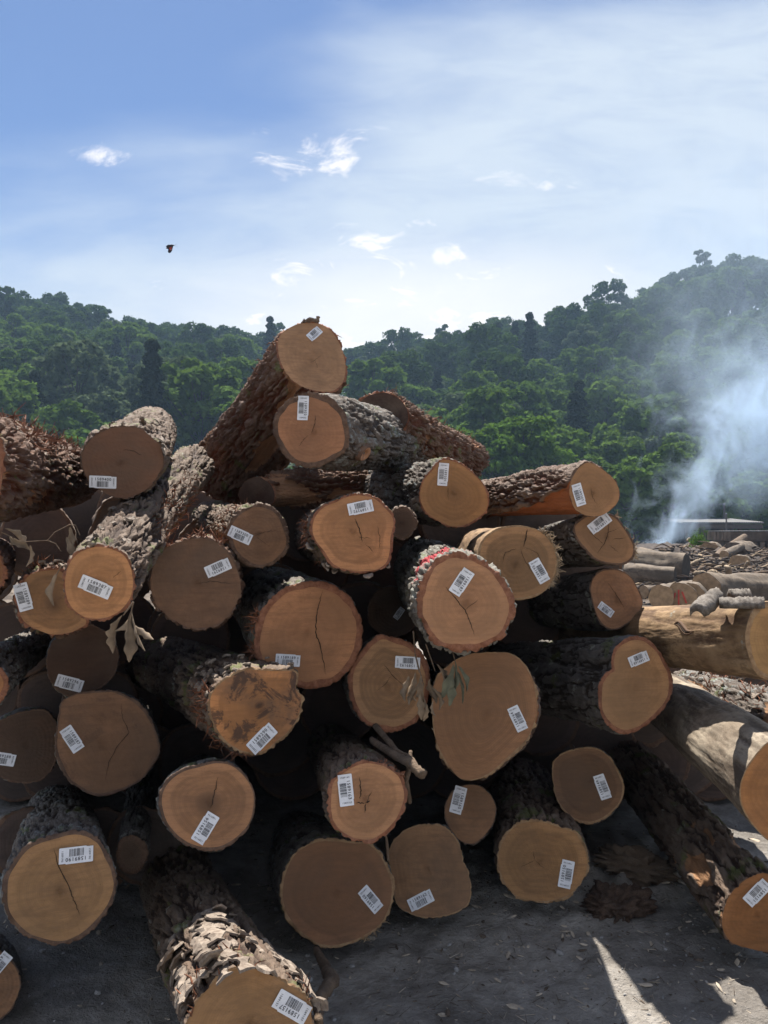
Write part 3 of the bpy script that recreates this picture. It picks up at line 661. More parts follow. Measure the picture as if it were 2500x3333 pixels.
make_log(4, [(240,755),(300,780),(340,860),(345,1000),(320,1100),(260,1170),(180,1195),(80,1190),(0,1160),(-80,1080),(-110,960),(-60,860),(40,800),(120,770)],
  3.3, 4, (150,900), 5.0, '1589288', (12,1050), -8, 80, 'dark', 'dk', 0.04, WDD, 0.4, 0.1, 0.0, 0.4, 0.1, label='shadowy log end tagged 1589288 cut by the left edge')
make_log(4, [(1200,1080),(1300,1060),(1400,1080),(1480,1150),(1530,1250),(1530,1350),(1500,1450),(1430,1530),(1340,1590),(1240,1600),(1130,1570),(1040,1510),(980,1430),(955,1340),(960,1250),(1010,1170),(1100,1110)],
  2.75, 4, (1230,1200), 4.3, '1589156', (1232,1465), 59, 96, 'dark', 'dk', 0.06, (0.46,0.285,0.15), 0.2, 0.95, 0.5, 0.9, 0.0, 0.98,
  cracks=[(4, [(1310,1160),(1285,1260),(1265,1350)], .005)], label='log end tagged 1589156 with dark brown heart, above the sunlit flaking log')
make_log(8, [(620,110),(700,75),(780,80),(860,110),(930,160),(960,230),(970,300),(940,400),(890,480),(820,540),(740,570),(650,560),(570,520),(510,450),(490,370),(495,280),(520,190)],
  2.66, 8, (545,65), 4.0, '1589163', (600,255), 276, 98, 'grey', 'red', 0.08, (0.50,0.325,0.175), 0.1, 0.15, 0.5, 0.7, 0.1, 0.97,
  cracks=[(8, [(715,335),(660,330)], .005), (8, [(720,330),(715,395)], .005), (8, [(725,325),(755,265)], .003), (8, [(720,330),(745,320)], .008), (8, [(685,175),(690,250),(685,310)], .006)],
  label='log tagged 1589163 with star crack, in front of broken branches', fibres=[(30,90,0,0.02,30,0.02)])
make_log(8, [(420,550),(520,545),(640,560),(740,570),(800,620),(850,700),(885,790),(890,880),(870,970),(820,1060),(740,1130),(650,1170),(540,1205),(440,1195),(350,1140),(280,1080),(230,1000),(205,900),(210,800),(240,710),(300,620)],
  3.06, 8, (345,610), 4.5, '1589160', (748,910), 130, 84, 'lichen', 'tan', 0.05, (0.37,0.24,0.13), 0.35, 0.15, 0.5, 0.9, 0.2, 0.98, label='largest log end on the ground, tagged 1589160', fibres=[(-80,-40,0,0.01,20,0.03)])
make_log(8, [(980,480),(1080,460),(1180,470),(1250,530),(1290,600),(1310,680),(1340,750),(1355,850),(1340,940),(1270,990),(1170,1020),(1080,1025),(990,1000),(910,950),(880,850),(870,750),(855,640),(890,550)],
  3.28, 8, (1090,720), 4.8, '1589162', (1050,917), 28, 82, 'dark', 'tan', 0.03, (0.37,0.25,0.14), 0.4, 0.05, 0.2, 0.6, 0.15, label='lopsided log end tagged 1589162 on the ground, right of the largest one')
make_log(8, [(1220,290),(1260,250),(1330,220),(1400,225),(1460,270),(1500,340),(1500,420),(1460,500),(1400,560),(1340,580),(1270,550),(1220,480),(1190,400),(1200,340)],
  3.42, 8, (1350,390), 4.8, '1589165', (1275,315), 257, 84, 'dark', 'dk', 0.03, (0.34,0.215,0.12), 0.3, 0.05, 0.1, 0.5, 0.05, label='smallest log end of the front row, tagged 1589165')
make_log(6, [(170,1060),(260,1045),(350,1060),(430,1090),(510,1120),(560,1200),(585,1290),(570,1380),(520,1460),(450,1520),(380,1540),(280,1545),(180,1530),(100,1470),(50,1380),(30,1290),(50,1190),(100,1110)],
  3.30, 6, (210,930), 4.5, '1589150', (448,1372), 81, 86, 'grey', 'tan', 0.045, (0.42,0.275,0.13), 0.2, 0.1, 0.5, 0.9, 0.0, 0.97,
  cracks=[(6, [(250,1230),(258,1290)], .003), (6, [(258,1290),(175,1330)], .0025), (6, [(258,1290),(320,1340)], .0025)], label='log tagged 1589150 with a pale lichen patch, on the ground at the right')
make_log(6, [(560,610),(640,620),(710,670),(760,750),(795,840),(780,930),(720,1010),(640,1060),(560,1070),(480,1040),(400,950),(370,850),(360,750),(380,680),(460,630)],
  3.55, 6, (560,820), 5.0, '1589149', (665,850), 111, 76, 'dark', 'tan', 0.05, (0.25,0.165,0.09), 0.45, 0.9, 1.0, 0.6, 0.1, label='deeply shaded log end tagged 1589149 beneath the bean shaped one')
make_log(7, [(350,395),(430,375),(520,385),(600,430),(650,520),(690,620),(700,720),(660,830),(600,920),(520,1000),(430,1045),(330,1060),(230,1040),(140,1000),(70,930),(30,850),(20,760),(30,660),(80,560),(140,480),(230,430)],
  2.52, 7, (340,400), 3.8, '1589190', (457,520), 187, 103, 'lichen', 'dk', 0.07, (0.42,0.27,0.13), 0.2, 0.1, 0.4, 0.7, 0.05, 0.98,
  cracks=[(7, [(320,480),(360,610),(420,730),(445,800),(480,880)], .005)], label='large log end tagged 1589190 at the lower left with a diagonal crack')
make_log(7, [(1440,1190),(1560,1205),(1680,1260),(1800,1330),(1860,1400),(1880,1500),(1880,1620),(1820,1740),(1700,1830),(1550,1860),(1380,1840),(1240,1780),(1140,1680),(1110,1560),(1150,1440),(1220,1340),(1320,1240)],
  2.15, 7, (1085,680), 3.5, '1589157', (1750,1430), 150, 126, 'grey', 'tan', 0.03, (0.47,0.305,0.15), 0.15, 0.1, 0.2, 0.7, 0.0, 0.93, label='foreground log tagged 1589157 with sunlit flaking bark',
  flakes=[(15,165,-0.02,0.5,80,0.080)], fibres=[(20,160,0.0,0.08,36,0.04)], res=(260,230))
# ---- right
make_log(9, [(1640,255),(1560,275),(1480,330),(1420,400),(1385,490),(1375,570),(1400,640),(1450,690),(1540,720),(1640,740),(1720,720),(1780,650),(1810,560),(1800,450),(1760,350),(1700,290)],
  2.95, 6, (850,740), 4.7, '1589151', (1592,377), 226, 92, 'grey', 'dk', 0.03, (0.42,0.235,0.09), 0.2, 0.1, 0.2, 0.7, 0.05, 0.97, label='long log tagged 1589151 on the ground at the right edge', peel=0.1)
make_log(6, [(1780,555),(1659,580),(1560,690),(1500,800),(1488,900),(1510,990),(1570,1080),(1660,1170),(1780,1200),(1900,1100),(1960,950),(1940,780),(1860,620)],
  2.7, 6, (1010,345), 4.3, None, None, 0, 80, 'beech', 'tan', 0.03, (0.46,0.26,0.10), 0.2, 0.6, 0.3, 0.9, 0.1, 0.95, label='pale smooth log with a sunlit flank at the right edge, untagged')
rR1 = make_log(3, [(1690,925),(1620,935),(1565,995),(1540,1080),(1540,1160),(1565,1250),(1600,1320),(1659,1348),(1750,1340),(1830,1250),(1850,1130),(1810,1000),(1750,935)],
  3.0, 3, (930,1100), 4.1, None, None, 0, 80, 'smooth', 'tan', 0.14, (0.50,0.35,0.15), 0.1, 0.05, 0.3, 0.7, 0.0, 0.95, label='peeled tan log at the right edge with a bark slab lying on it')
make_log(3, circ(1830,1640,200,200), 3.15, 3, (1230,1430), 4.5, bark='lichen', ring='red', taper=1.0, ext=0.0, label='rough barked log glimpsed between the two pale logs at the right edge', peel=0.2,
  fibres=[(30,160,0.0,1.2,150,0.05)], flakes=[(40,150,0.1,1.2,16,0.05)], wood=WD)
# ---- left edge
make_log(1, circ(-340,560,385,385), 2.45, 1, (425,640), 4.6, bark='red', ring='red', taper=0.85, ext=0.0, label='big shaggy log with torn red bark fibres at the top left edge', wood=WD, peel=0.05,
  fibres=[(20,120,0.3,1.9,420,0.07)], flakes=[(30,130,0.3,1.6,20,0.04)])
make_log(4, circ(-110,600,165,150), 2.75, 4, (110,440), 3.9, bark='lichen', ring='red', bt=0.2, taper=1.15, wood=(0.42,0.24,0.1), label='dark lichen speckled log at the left edge beside the log tagged 1589296')
make_log(1, circ(-110,1215,150,180), 2.8, 1, (-60,1150), 4.2, bark='red', ring='red', bt=0.15, wood=(0.38,0.2,0.09), label='log just poking in at the left edge beside the tag 1589289')
make_log(7, circ(-105,1300,225,240), 2.6, 7, (-60,1050), 4.0, '1589159', (-8,1185), 50, 80, 'dark', 'dk', 0.05, (0.36,0.23,0.12), 0.3, 0.1, 0.3, 0.6, label='log in the bottom left corner, cut by the frame')
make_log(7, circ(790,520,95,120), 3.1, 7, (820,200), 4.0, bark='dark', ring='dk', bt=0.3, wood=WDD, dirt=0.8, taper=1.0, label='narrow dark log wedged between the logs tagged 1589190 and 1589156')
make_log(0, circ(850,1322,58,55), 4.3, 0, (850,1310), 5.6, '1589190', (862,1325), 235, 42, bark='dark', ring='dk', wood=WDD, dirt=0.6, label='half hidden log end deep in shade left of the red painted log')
# ---- logs deep in the gaps
make_log(0, circ(1305/1.5069, 1702/1.5069, 33, 35), 3.42, 0, (1300/1.5069, 1702/1.5069), 4.2, bark='grey', ring='dk', wood=WDD, dirt=0.8, label='small dark log end added as a sun block between the logs tagged 1589292 and 1589187')  # added log, keeps a stray sun patch off the ground
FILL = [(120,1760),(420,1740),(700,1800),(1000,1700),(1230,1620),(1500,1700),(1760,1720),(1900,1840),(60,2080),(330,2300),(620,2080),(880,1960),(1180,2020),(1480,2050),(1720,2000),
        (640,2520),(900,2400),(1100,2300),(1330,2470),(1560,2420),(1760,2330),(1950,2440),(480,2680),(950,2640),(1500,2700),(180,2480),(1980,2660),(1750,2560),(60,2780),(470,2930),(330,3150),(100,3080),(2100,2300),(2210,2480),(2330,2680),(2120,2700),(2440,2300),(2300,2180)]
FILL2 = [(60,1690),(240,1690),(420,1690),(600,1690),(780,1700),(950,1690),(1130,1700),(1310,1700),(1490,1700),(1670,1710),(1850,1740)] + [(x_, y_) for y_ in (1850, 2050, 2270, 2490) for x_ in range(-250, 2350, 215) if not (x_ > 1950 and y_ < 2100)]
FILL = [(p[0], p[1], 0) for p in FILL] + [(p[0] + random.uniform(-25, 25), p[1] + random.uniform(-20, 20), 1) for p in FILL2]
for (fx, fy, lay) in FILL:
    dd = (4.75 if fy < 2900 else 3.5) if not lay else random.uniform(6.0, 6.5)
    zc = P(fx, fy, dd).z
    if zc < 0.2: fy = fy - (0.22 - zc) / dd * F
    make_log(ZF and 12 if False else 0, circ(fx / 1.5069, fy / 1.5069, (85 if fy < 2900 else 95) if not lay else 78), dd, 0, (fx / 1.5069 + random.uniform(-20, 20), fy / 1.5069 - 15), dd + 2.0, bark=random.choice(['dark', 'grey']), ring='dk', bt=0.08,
             wood=(0.13, 0.115, 0.105), dirt=0.4, label='untagged log end deep in the shaded gaps behind the front logs', group='logs deep in the pile', res=(64, 40))  # dull grey wood colour stands in for the shade and veil of the gaps
#--ENDLOGS--
# knot on the log tagged 1589302: a healed branch stub ring
def surface_at(rec, x, y):
    """nearest vertex of a log's bark to the sight line through pixel (x, y)"""
    o = Vector((0, 0, CAMZ)); r = ray(x, y).normalized(); V = rec['V']
    Wm = np.array(rec['Mw'])[:3]; Wv = V @ Wm[:, :3].T + Wm[:, 3]
    d = Wv - np.array(o); t = d @ np.array(r); perp = np.linalg.norm(d - t[:, None] * np.array(r), axis=1)
    cand = np.where(perp < perp.min() + 0.012)[0]; k = cand[np.argmin(t[cand])]
    return k, Vector(Wv[k])
k, pw = surface_at(r302, *zp(2, (912, 968)))
pl = r302['Mi'] @ pw; nl = Vector((pl.x, pl.y, 0)).normalized(); ta = Vector((0, 0, 1)).cross(nl)
mb = MB(); prof = [(1.25, -0.014), (1.1, -0.001), (0.9, 0.005), (0.62, 0.001), (0.42, -0.001), (0.30, -0.02), (0.12, -0.03)]
vs = []; n_ = 28
for (rr, hh) in prof:
    for i in range(n_):
        t = 2 * math.pi * i / n_; q = rr * (1 + 0.06 * math.sin(3 * t + rr * 4))
        vs.append(pl + ta * (math.cos(t) * 0.036 * q) + Vector((0, 0, 1)) * (math.sin(t) * 0.062 * q) + nl * (hh + 0.004))
fs = [(a * n_ + i, a * n_ + (i + 1) % n_, (a + 1) * n_ + (i + 1) % n_, (a + 1) * n_ + i) for a in range(len(prof) - 1) for i in range(n_)]
fs.append(tuple((len(prof) - 1) * n_ + i for i in range(n_)))
mi = [0 if f // n_ < 2 else (1 if f // n_ < 5 else 2) for f in range(len(fs))]
mesh_obj('knot', vs, fs, [RING['dk'], plain('knot_wood', (0.36, 0.19, 0.10), 0.8, 0.3, 25), M_CRACK], r302['root'], matidx=mi)
# paint daub on the log tagged 1589187: set the painted bark's centre where the photo has it
k, pw = surface_at(rec187, *zp(5, (1308, 100)))
pl = rec187['Mi'] @ pw; pl.z = 0.20
for nd in BARK['painted'].node_tree.nodes:
    if nd.type == 'VECT_MATH': nd.inputs[1].default_value = pl
    if nd.type == 'MATH' and nd.operation == 'DIVIDE' and abs(nd.inputs[1].default_value - 0.1) < 1e-6: nd.inputs[1].default_value = 0.15

# bark slab lying on the peeled tan log
a = P(*zp(3, (1275, 985)), 2.98); b = P(*zp(3, (1385, 893)), 3.18)
def slab(name, a, b, w0, w1, th, label, mat, cat='bark', group=None, hump=0.02, n=26, m=9):
    a = Vector(a); b = Vector(b); d = b - a; s = d.cross(Vector((0, 0, 1))).normalized(); up = s.cross(d).normalized(); vs = []
    for side in (1, -1):
        for i in range(n + 1):
            t = i / n; wv = (w0 * (1 - t) + w1 * t) * (0.85 + 0.25 * perlin(np.array([[t * 5, a.x * 9, 0.3]]))[0]) * (0.6 + 0.4 * min(1, 8 * t, 8 * (1 - t)))
            for j in range(m):
                g = j / (m - 1) - 0.5
                rgh = 0.008 * perlin(np.array([[t * 14, g * 5, a.y * 3 + side]]))[0] + 0.006 * perlin(np.array([[t * 30, g * 14, a.y * 3 + side]]))[0]
                vs.append(a + d * t + s * g * wv + up * (hump * (1 - 4 * g * g) + side * th / 2 + (rgh if side > 0 else 0)))
    fs = []; W = m; off = (n + 1) * m
    for i in range(n):
        for j in range(m - 1):
            k = i * W + j; fs.append((k, k + 1, k + W + 1, k + W)); fs.append((off + k, off + k + W, off + k + W + 1, off + k + 1))
        k = i * W; fs.append((k, k + W, off + k + W, off + k)); k = i * W + m - 1; fs.append((k, off + k, off + k + W, k + W))
    for j in range(m - 1):
        fs.append((j, off + j, off + j + 1, j + 1)); k = n * W + j; fs.append((k, k + 1, off + k + 1, off + k))
    o = mesh_obj(name, vs, fs, mat, smooth=True)
    return tag(o, label, cat, group)
slab('bark_slab', a, b, 0.085, 0.075, 0.03, 'rough grey bark slab lying across the peeled tan log', M_SLAB)
slab('bark_slab', P(*zp(3, (1395, 945)), 3.08), P(*zp(3, (1640, 945)), 3.02), 0.09, 0.10, 0.02, 'thin strip of loose bark curling off the peeled tan log at the right edge', M_SLAB)
slab('bark_slab', P(*zp(3, (1450, 905)), 3.3), P(*zp(3, (1560, 905)), 3.3), 0.09, 0.08, 0.03, 'small dark piece of bark behind the peeled tan log', M_SLAB)
# folded scar on the peeled log
k, pw = surface_at(rR1, *zp(3, (1185, 1058))); pl = rR1['Mi'] @ pw; nl = Vector((pl.x, pl.y, 0)).normalized(); ta = Vector((0, 0, 1)).cross(nl)
mb = MB()
for sgn in (-1, 1):
    pts = []; rd = []
    for i in range(13):
        t = i / 12 - 0.5; pts.append(pl + Vector((0, 0, 1)) * t * 0.17 + ta * (sgn * (0.010 * (1 - 4 * t * t)) + 0.02 * math.sin(5 * t)) + nl * (-0.002 + 0.002 * (1 - 4 * t * t))); rd.append(0.002 + 0.0045 * (1 - 4 * t * t) * (1.25 if sgn > 0 else .7))
    mb.tube(pts, rd, 10)
mb.tube([pl + Vector((0, 0, 1)) * (i / 6 - 0.5) * 0.15 + nl * -0.001 + ta * 0.02 * math.sin(5 * (i / 6 - .5)) for i in range(7)], [0.001, 0.005, 0.007, 0.008, 0.007, 0.005, 0.001], 8, mi=1)
mb.build('scar_lip', [BARK['smooth'], M_CRACK], rR1['root'], smooth=True)

# ------------------------------------------------------------------ dry leaves and broken branches
def leaf_geo(mb, base, dirv, L, mi=0, lobes=3, curl=0.5):
    d = Vector(dirv).normalized(); s = d.cross(Vector((random.uniform(-1, 1), random.uniform(-1, 1), random.uniform(-.3, .3)))).normalized(); nn = d.cross(s)
    n = 14; top = []; tw = random.uniform(-1.2, 1.2); cv = random.uniform(0.4, 1) * curl
    for i in range(n + 1):
        t = i / n; env = math.sin(math.pi * min(1, t * 1.02)) ** 0.7 * (0.55 + 0.5 * t)
        wv = L * 0.165 * env * (1 + 0.28 * math.sin(t * lobes * 2 * math.pi + 1)) + 0.001
        sn = s * math.cos(tw * t) + nn * math.sin(tw * t); nv = nn * math.cos(tw * t) - s * math.sin(tw * t)
        c = base + d * L * t + nv * L * 0.16 * cv * math.sin(3 * t)
        for g in (-1, -0.45, 0, 0.45, 1): top.append(c + sn * wv * g + nv * (abs(g) ** 1.5) * wv * cv * 1.3)
    th = 0.0006; vs = top + [p + nn * th for p in top]; off = len(top); fs = []
    for i in range(n):
        for j in range(4):
            k = i * 5 + j; fs.append((k, k + 1, k + 6, k + 5)); fs.append((off + k, off + k + 5, off + k + 6, off + k + 1))
        k = i * 5; fs.append((k, k + 5, off + k + 5, off + k)); k = i * 5 + 4; fs.append((k, off + k, off + k + 5, k + 5))
    mb.add(vs, fs, mi)
def leaf_cluster(name, label, tw_pts, leaves, cat='leaf cluster', tr=0.003, mat=M_LEAFDRY):
    root = empty(name, tuple(tw_pts[0][0]), label=label, cat=cat); mb = MB()
    inv = Matrix.Translation(-Vector(tw_pts[0][0]))
    for pts in tw_pts: mb.tube([inv @ Vector(p) for p in pts], [tr] + [tr * .6] * (len(pts) - 1), 6)
    mb.build('twig', M_TWIG, root)
    for (p, d, L, lb, cu) in leaves:
        m2 = MB(); leaf_geo(m2, inv @ Vector(p), d, L, 0, lb, cu); m2.build('leaf', mat, root, smooth=True)
# cluster below the log tagged 1589387
d0 = 2.42; A = [P(*zp(4, q), d0) for q in [(800, 110), (790, 160), (770, 210)]]
leaf_cluster('leaf_cluster', 'three tan dried oak leaves hanging below the log tagged 1589387', [A, [A[0], P(*zp(4, (740, 190)), d0)]],
  [(A[1], (0.35, 0, -1), 0.13, 4, 0.5), (P(*zp(4, (735, 190)), d0), (-0.25, 0.05, -1), 0.12, 4, 0.8), (A[2], (0.05, -0.1, -1), 0.13, 3, 0.8), (A[1], (-0.6, 0, -0.7), 0.08, 3, 0.8), (P(*zp(4, (800, 250)), d0), (0.8, 0, -.55), 0.075, 3, 0.3)])
d0 = 2.95
B0 = P(*zp(5, (1190, 560)), d0); B1 = P(*zp(5, (1200, 700)), d0); B2 = P(*zp(5, (1225, 810)), d0); B3 = P(*zp(5, (1300, 740)), d0); B4 = P(*zp(5, (1265, 640)), d0)
lv = []
for (x, y, L, dx) in [(1200, 810, .12, -.35), (1160, 830, .13, -.1), (1240, 830, .14, .1), (1290, 850, .13, .25), (1330, 760, .12, .3), (1230, 940, .13, .05), (1300, 900, .12, .3), (1340, 780, .10, .5), (1215, 900, .1, -.5), (1270, 1000, .09, -.2), (1255, 870, .15, .2), (1190, 880, .09, .2), (1310, 980, .08, .2)]:
    lv.append((P(*zp(5, (x, y)), d0 + random.uniform(-.05, .05)), (dx, random.uniform(-.2, .2), -1), L * 0.72, 3, 1.0))
leaf_cluster('leaf_cluster', 'bunch of curled dead leaves hanging in front of the log tagged 1589192', [[B0, B1, B2], [B4, B3, P(*zp(5, (1320, 800)), d0)], [B1, P(*zp(5, (1250, 880)), d0)]], lv)
lv = [(P(*zp(5, (x, y)), d0), (dx, random.uniform(-.1, .1), -1), L, 2, 0.7) for (x, y, L, dx) in [(1440, 740, .13, -.1), (1430, 760, .13, -.35), (1450, 800, .12, .15), (1460, 770, .10, .3), (1420, 830, .11, -.1)]]
leaf_cluster('leaf_cluster', 'drooping olive green wilted leaves left of the pear shaped log end', [[P(*zp(5, (1405, 640)), d0), P(*zp(5, (1430, 700)), d0), P(*zp(5, (1445, 760)), d0)]], lv, mat=M_LEAFOLIVE)
d0 = 2.55
lv = [(P(*zp(1, (30, 960)), d0), (.5, 0, -.5), .09, 3, 1), (P(*zp(1, (420, 950)), d0), (.1, 0, -1), .07, 2, 1), (P(*zp(1, (180, 1060)), d0), (-.2, 0, -1), .07, 3, 1), (P(*zp(1, (60, 1000)), d0), (.8, 0, -.6), .08, 3, 1), (P(*zp(1, (400, 1010)), d0), (.3, 0, -1), .08, 2, .5)]
leaf_cluster('leaf_cluster', 'bent twig with brown dead leaves in the dark gap at the left edge', [[P(*zp(1, q), d0) for q in [(10, 980), (130, 1040), (285, 1030), (330, 980), (420, 935), (455, 940), (480, 1000)]], [P(*zp(1, q), d0) for q in [(285, 1030), (335, 1050), (365, 1095)]]], lv, tr=0.0025)
lv = [(P(*zp(1, (340, 1230)), 2.47), (-.05, 0, -1), .10, 2, 1.4)]
leaf_cluster('leaf_cluster', 'single narrow dead leaf hanging across the log tagged 1589289', [[P(*zp(1, q), 2.47) for q in [(370, 1180), (350, 1215), (340, 1240)]]], lv)
# broken branches beside the log tagged 1589163
def branch(label, pts, rads, name='broken_branch', cat='branch', group=None, mat=None, n=14):
    c = Vector(pts[0]); mb = MB(); ps = []; rs = []
    for i in range(len(pts) - 1):
        for k in range(7):
            t = k / 7; ps.append(Vector(pts[i]).lerp(Vector(pts[i + 1]), t) + Vector([random.uniform(-1, 1) for _ in range(3)]) * rads[i] * 0.12); rs.append(rads[i] * (1 - t) + rads[i + 1] * t)
    ps.append(Vector(pts[-1])); rs.append(rads[-1])
    mb.tube(ps, rs, n, jit=0.16)
    o = mb.build(name, mat or M_TWIG, smooth=True); return tag(o, label, cat, group)
branch('split end branch poking out right of the log tagged 1589163', [P(*zp(8, q), d) for q, d in [((760, -40), 3.1), ((880, 40), 2.85), ((985, 95), 2.75), ((1062, 165), 2.7)]], [0.014, 0.013, 0.016, 0.017])
branch('upper thin branch beside the log tagged 1589163', [P(*zp(8, q), d) for q, d in [((780, -130), 3.2), ((900, 20), 2.9), ((1000, 70), 2.8), ((1068, 180), 2.72)]], [0.012, 0.010, 0.008, 0.006])
branch('upright broken stick between the logs tagged 1589163 and 1589164', [P(*zp(8, q), d) for q, d in [((990, 20), 2.95), ((985, 110), 2.9), ((960, 200), 2.9), ((985, 330), 2.95)]], [0.006, 0.010, 0.009, 0.008])
branch('short stick standing under the log tagged 1589163', [P(*zp(8, q), d) for q, d in [((840, 520), 2.95), ((850, 600), 2.95), ((855, 680), 2.95)]], [0.004, 0.006, 0.004])
branch('root like branch on the ground below the largest ground log', [P(*zp(8, q), d) for q, d in [((420, 1210), 3.0), ((480, 1320), 2.75), ((520, 1400), 2.6), ((430, 1520), 2.45), ((440, 1650), 2.3)]], [0.012, 0.018, 0.022, 0.016, 0.012])

# ------------------------------------------------------------------ ground
def hill_sky(u):
    x = u * F + CX
    return np.interp(x, [-900, -300, 0, 150, 270, 500, 700, 870, 1130, 1250, 1430, 1600, 1730, 1900, 2100, 2300, 2500, 3000, 3600],
                     [960, 930, 945, 965, 1015, 1050, 1065, 1085, 1112, 1118, 1090, 1060, 1025, 990, 915, 852, 838, 800, 760])
DR = 265.0
def ground_z(x, y):
    x = np.asarray(x, float); y = np.asarray(y, float)
    u = x / np.maximum(y, 1)
    top = (1720 - hill_sky(u)) / F * DR + 1.6 - 19.0
    start = 98 + 14 * np.clip((u - 0.1) / 0.3, -1, 1)
    s = np.clip((y - start) / (DR - start), 0, 1.25)
    s = s * s * (3 - 2 * s) * 0.35 + s * 0.65
    z = top * np.minimum(s, 1.03) * (y > start)
    z = z - 6 * np.clip((y - DR - 20) / 200, 0, 3)
    return z
def gheight(x, y):
    p = np.stack([x, y, np.zeros_like(x)], axis=1); r = np.hypot(x, y)
    fade = np.clip(1 - (r - 4) / 30, 0.0, 1)
    h = 0.035 * fbm(p * 0.9, 3) + (0.013 * fade * fbm(p * 7 + 4, 4) + 0.007 * np.clip(1 - (r - 3) / 5, 0, 1) * fbm(p * 26 + 9, 2)) * (r < 40)
    mound = np.exp(-(((x - 0.95) / 0.55) ** 2 + ((y - 3.7) / 0.45) ** 2)) * 0.10
    h = h + mound * (1 + 0.6 * fbm(p * 9 + 8, 4)) - 0.02
    return h + ground_z(x, y)
def grid(xs, ys):
    X_, Y_ = np.meshgrid(xs, ys); x = X_.ravel(); y = Y_.ravel(); n = len(xs); m = len(ys)
    i = (np.arange(m - 1)[:, None] * n + np.arange(n - 1)[None, :]).ravel()
    return x, y, np.stack([i, i + 1, i + n + 1, i + n], axis=1)
def nonuni(a, b, dense0, dense1, step, far):
    pts = list(np.arange(dense0, dense1, step)); s = step; p = pts[-1]
    while p < b: s = min(s * 1.13, far); p += s; pts.append(p)
    s = step; p = pts[0]; lead = []
    while p > a: s = min(s * 1.13, far); p -= s; lead.append(p)
    return np.array(lead[::-1] + pts)
gx = nonuni(-700, 700, -2.2, 2.6, 0.022, 9.0); gy = nonuni(-60, 900, 1.2, 4.6, 0.022, 7.0)
x, y, q = grid(gx, gy); z = gheight(x, y)
m, t, b, o = newmat('packed_dirt')
oc = t.node('ShaderNodeTexCoord').outputs['Object']
sp = t.node('ShaderNodeSeparateXYZ', {0: oc})
nA = t.noise(oc, 1.1, 5, 0.6); nB = t.noise(oc, 14, 6, 0.65); nC = t.noise(oc, 70, 5, 0.7)
dirt_c = t.mix(t.smooth(nB, 0.35, 0.65), (0.26, 0.235, 0.205), (0.38, 0.35, 0.315))
dirt_c = t.mix(t.math('MULTIPLY', t.smooth(nA, 0.45, 0.6), 0.65), dirt_c, (0.12, 0.105, 0.092))
dirt_c = t.mix(t.math('MULTIPLY', t.smooth(nC, 0.55, 0.68), 0.45), dirt_c, (0.40, 0.37, 0.33))
forest = t.mix(t.smooth(t.noise(oc, 0.25, 5), 0.4, 0.6), (0.018, 0.028, 0.012), (0.03, 0.05, 0.018))
yard = t.mix(t.smooth(t.noise(oc, 0.7, 6, 0.7), 0.42, 0.66), (0.065, 0.05, 0.04), (0.19, 0.155, 0.125))
fy_ = t.smooth(sp.outputs[1], 8.0, 16.0); ff_ = t.smooth(sp.outputs[1], 88.0, 98.0)
t.put(b.inputs['Base Color'], t.mix(ff_, t.mix(fy_, dirt_c, yard), forest)); b.inputs['Roughness'].default_value = 0.95; b.inputs['Specular IOR Level'].default_value = 0.2
t.put(b.inputs['Normal'], t.node('ShaderNodeBump', {'Strength': 1.0, 'Distance': 0.035, 'Height': t.math('ADD', nB, t.math('MULTIPLY', nC, 0.5))}).outputs[0])
tag(mesh_obj('ground', np.stack([x, y, z], axis=1), q, m), kind='structure')
# chips, pebbles and bark litter on the ground: uncountable
M_CHIP = [plain('pale_wood_chip', (0.42, 0.35, 0.27), 0.85, 0.3, 30), plain('grey_pebble', (0.26, 0.25, 0.24), 0.85, 0.3, 30), plain('dark_bark_litter', (0.10, 0.075, 0.055), 0.9, 0.4, 30)]
mb = MB()
def chip(mb, p, sx, sy, sz, mi):
    rot = Matrix.Rotation(random.uniform(0, 6.28), 3, 'Z') @ Matrix.Rotation(random.uniform(-.5, .5), 3, 'X') @ Matrix.Rotation(random.uniform(-.4, .4), 3, 'Y')
    n = 6; vs = []
    for lv_, r_ in ((-.5, .75), (0.1, 1), (.5, .6)):
        for i in range(n):
            tt_ = 2 * math.pi * i / n + random.uniform(-.3, .3); k_ = r_ * random.uniform(.75, 1.1)
            vs.append(Vector(p) + rot @ Vector((math.cos(tt_) * sx * k_, math.sin(tt_) * sy * k_, lv_ * sz)))
    fs = [(i, (i + 1) % n, n + (i + 1) % n, n + i) for i in range(n)] + [(n + i, n + (i + 1) % n, 2 * n + (i + 1) % n, 2 * n + i) for i in range(n)] + [tuple(range(n))[::-1], tuple(2 * n + i for i in range(n))]
    mb.add(vs, fs, mi)
xs_ = []; 
for i in range(2600):
    yv = 1.9 + 2.6 * random.random() ** 0.8; xv = random.uniform(-0.52, 0.52) * yv * 1.05
    if random.random() < 0.25: xv = random.gauss(0.95, 0.45); yv = random.gauss(3.45, 0.35)
    xs_.append((xv, yv))
for i in range(1500): xs_.append((random.uniform(-12, 14), random.uniform(4.5, 22)))
xy = np.array(xs_); zz = gheight(xy[:, 0], xy[:, 1])
for (xv, yv), zv in zip(xy, zz):
    r_ = random.random(); s_ = random.uniform(0.0025, 0.0075) * (1 + 2.4 * random.random() ** 7) * (1 if yv < 5 else 3.5)
    if r_ < 0.35: chip(mb, (xv, yv, zv + s_ * .2), s_ * random.uniform(1.2, 2.4), s_ * .7, s_ * .35, 0)
    elif r_ < 0.6: chip(mb, (xv, yv, zv + s_ * .2), s_, s_ * .8, s_ * .8, 1)
    else: chip(mb, (xv, yv, zv + s_ * .2), s_ * random.uniform(.8, 1.8), s_ * .6, s_ * .4, 2)
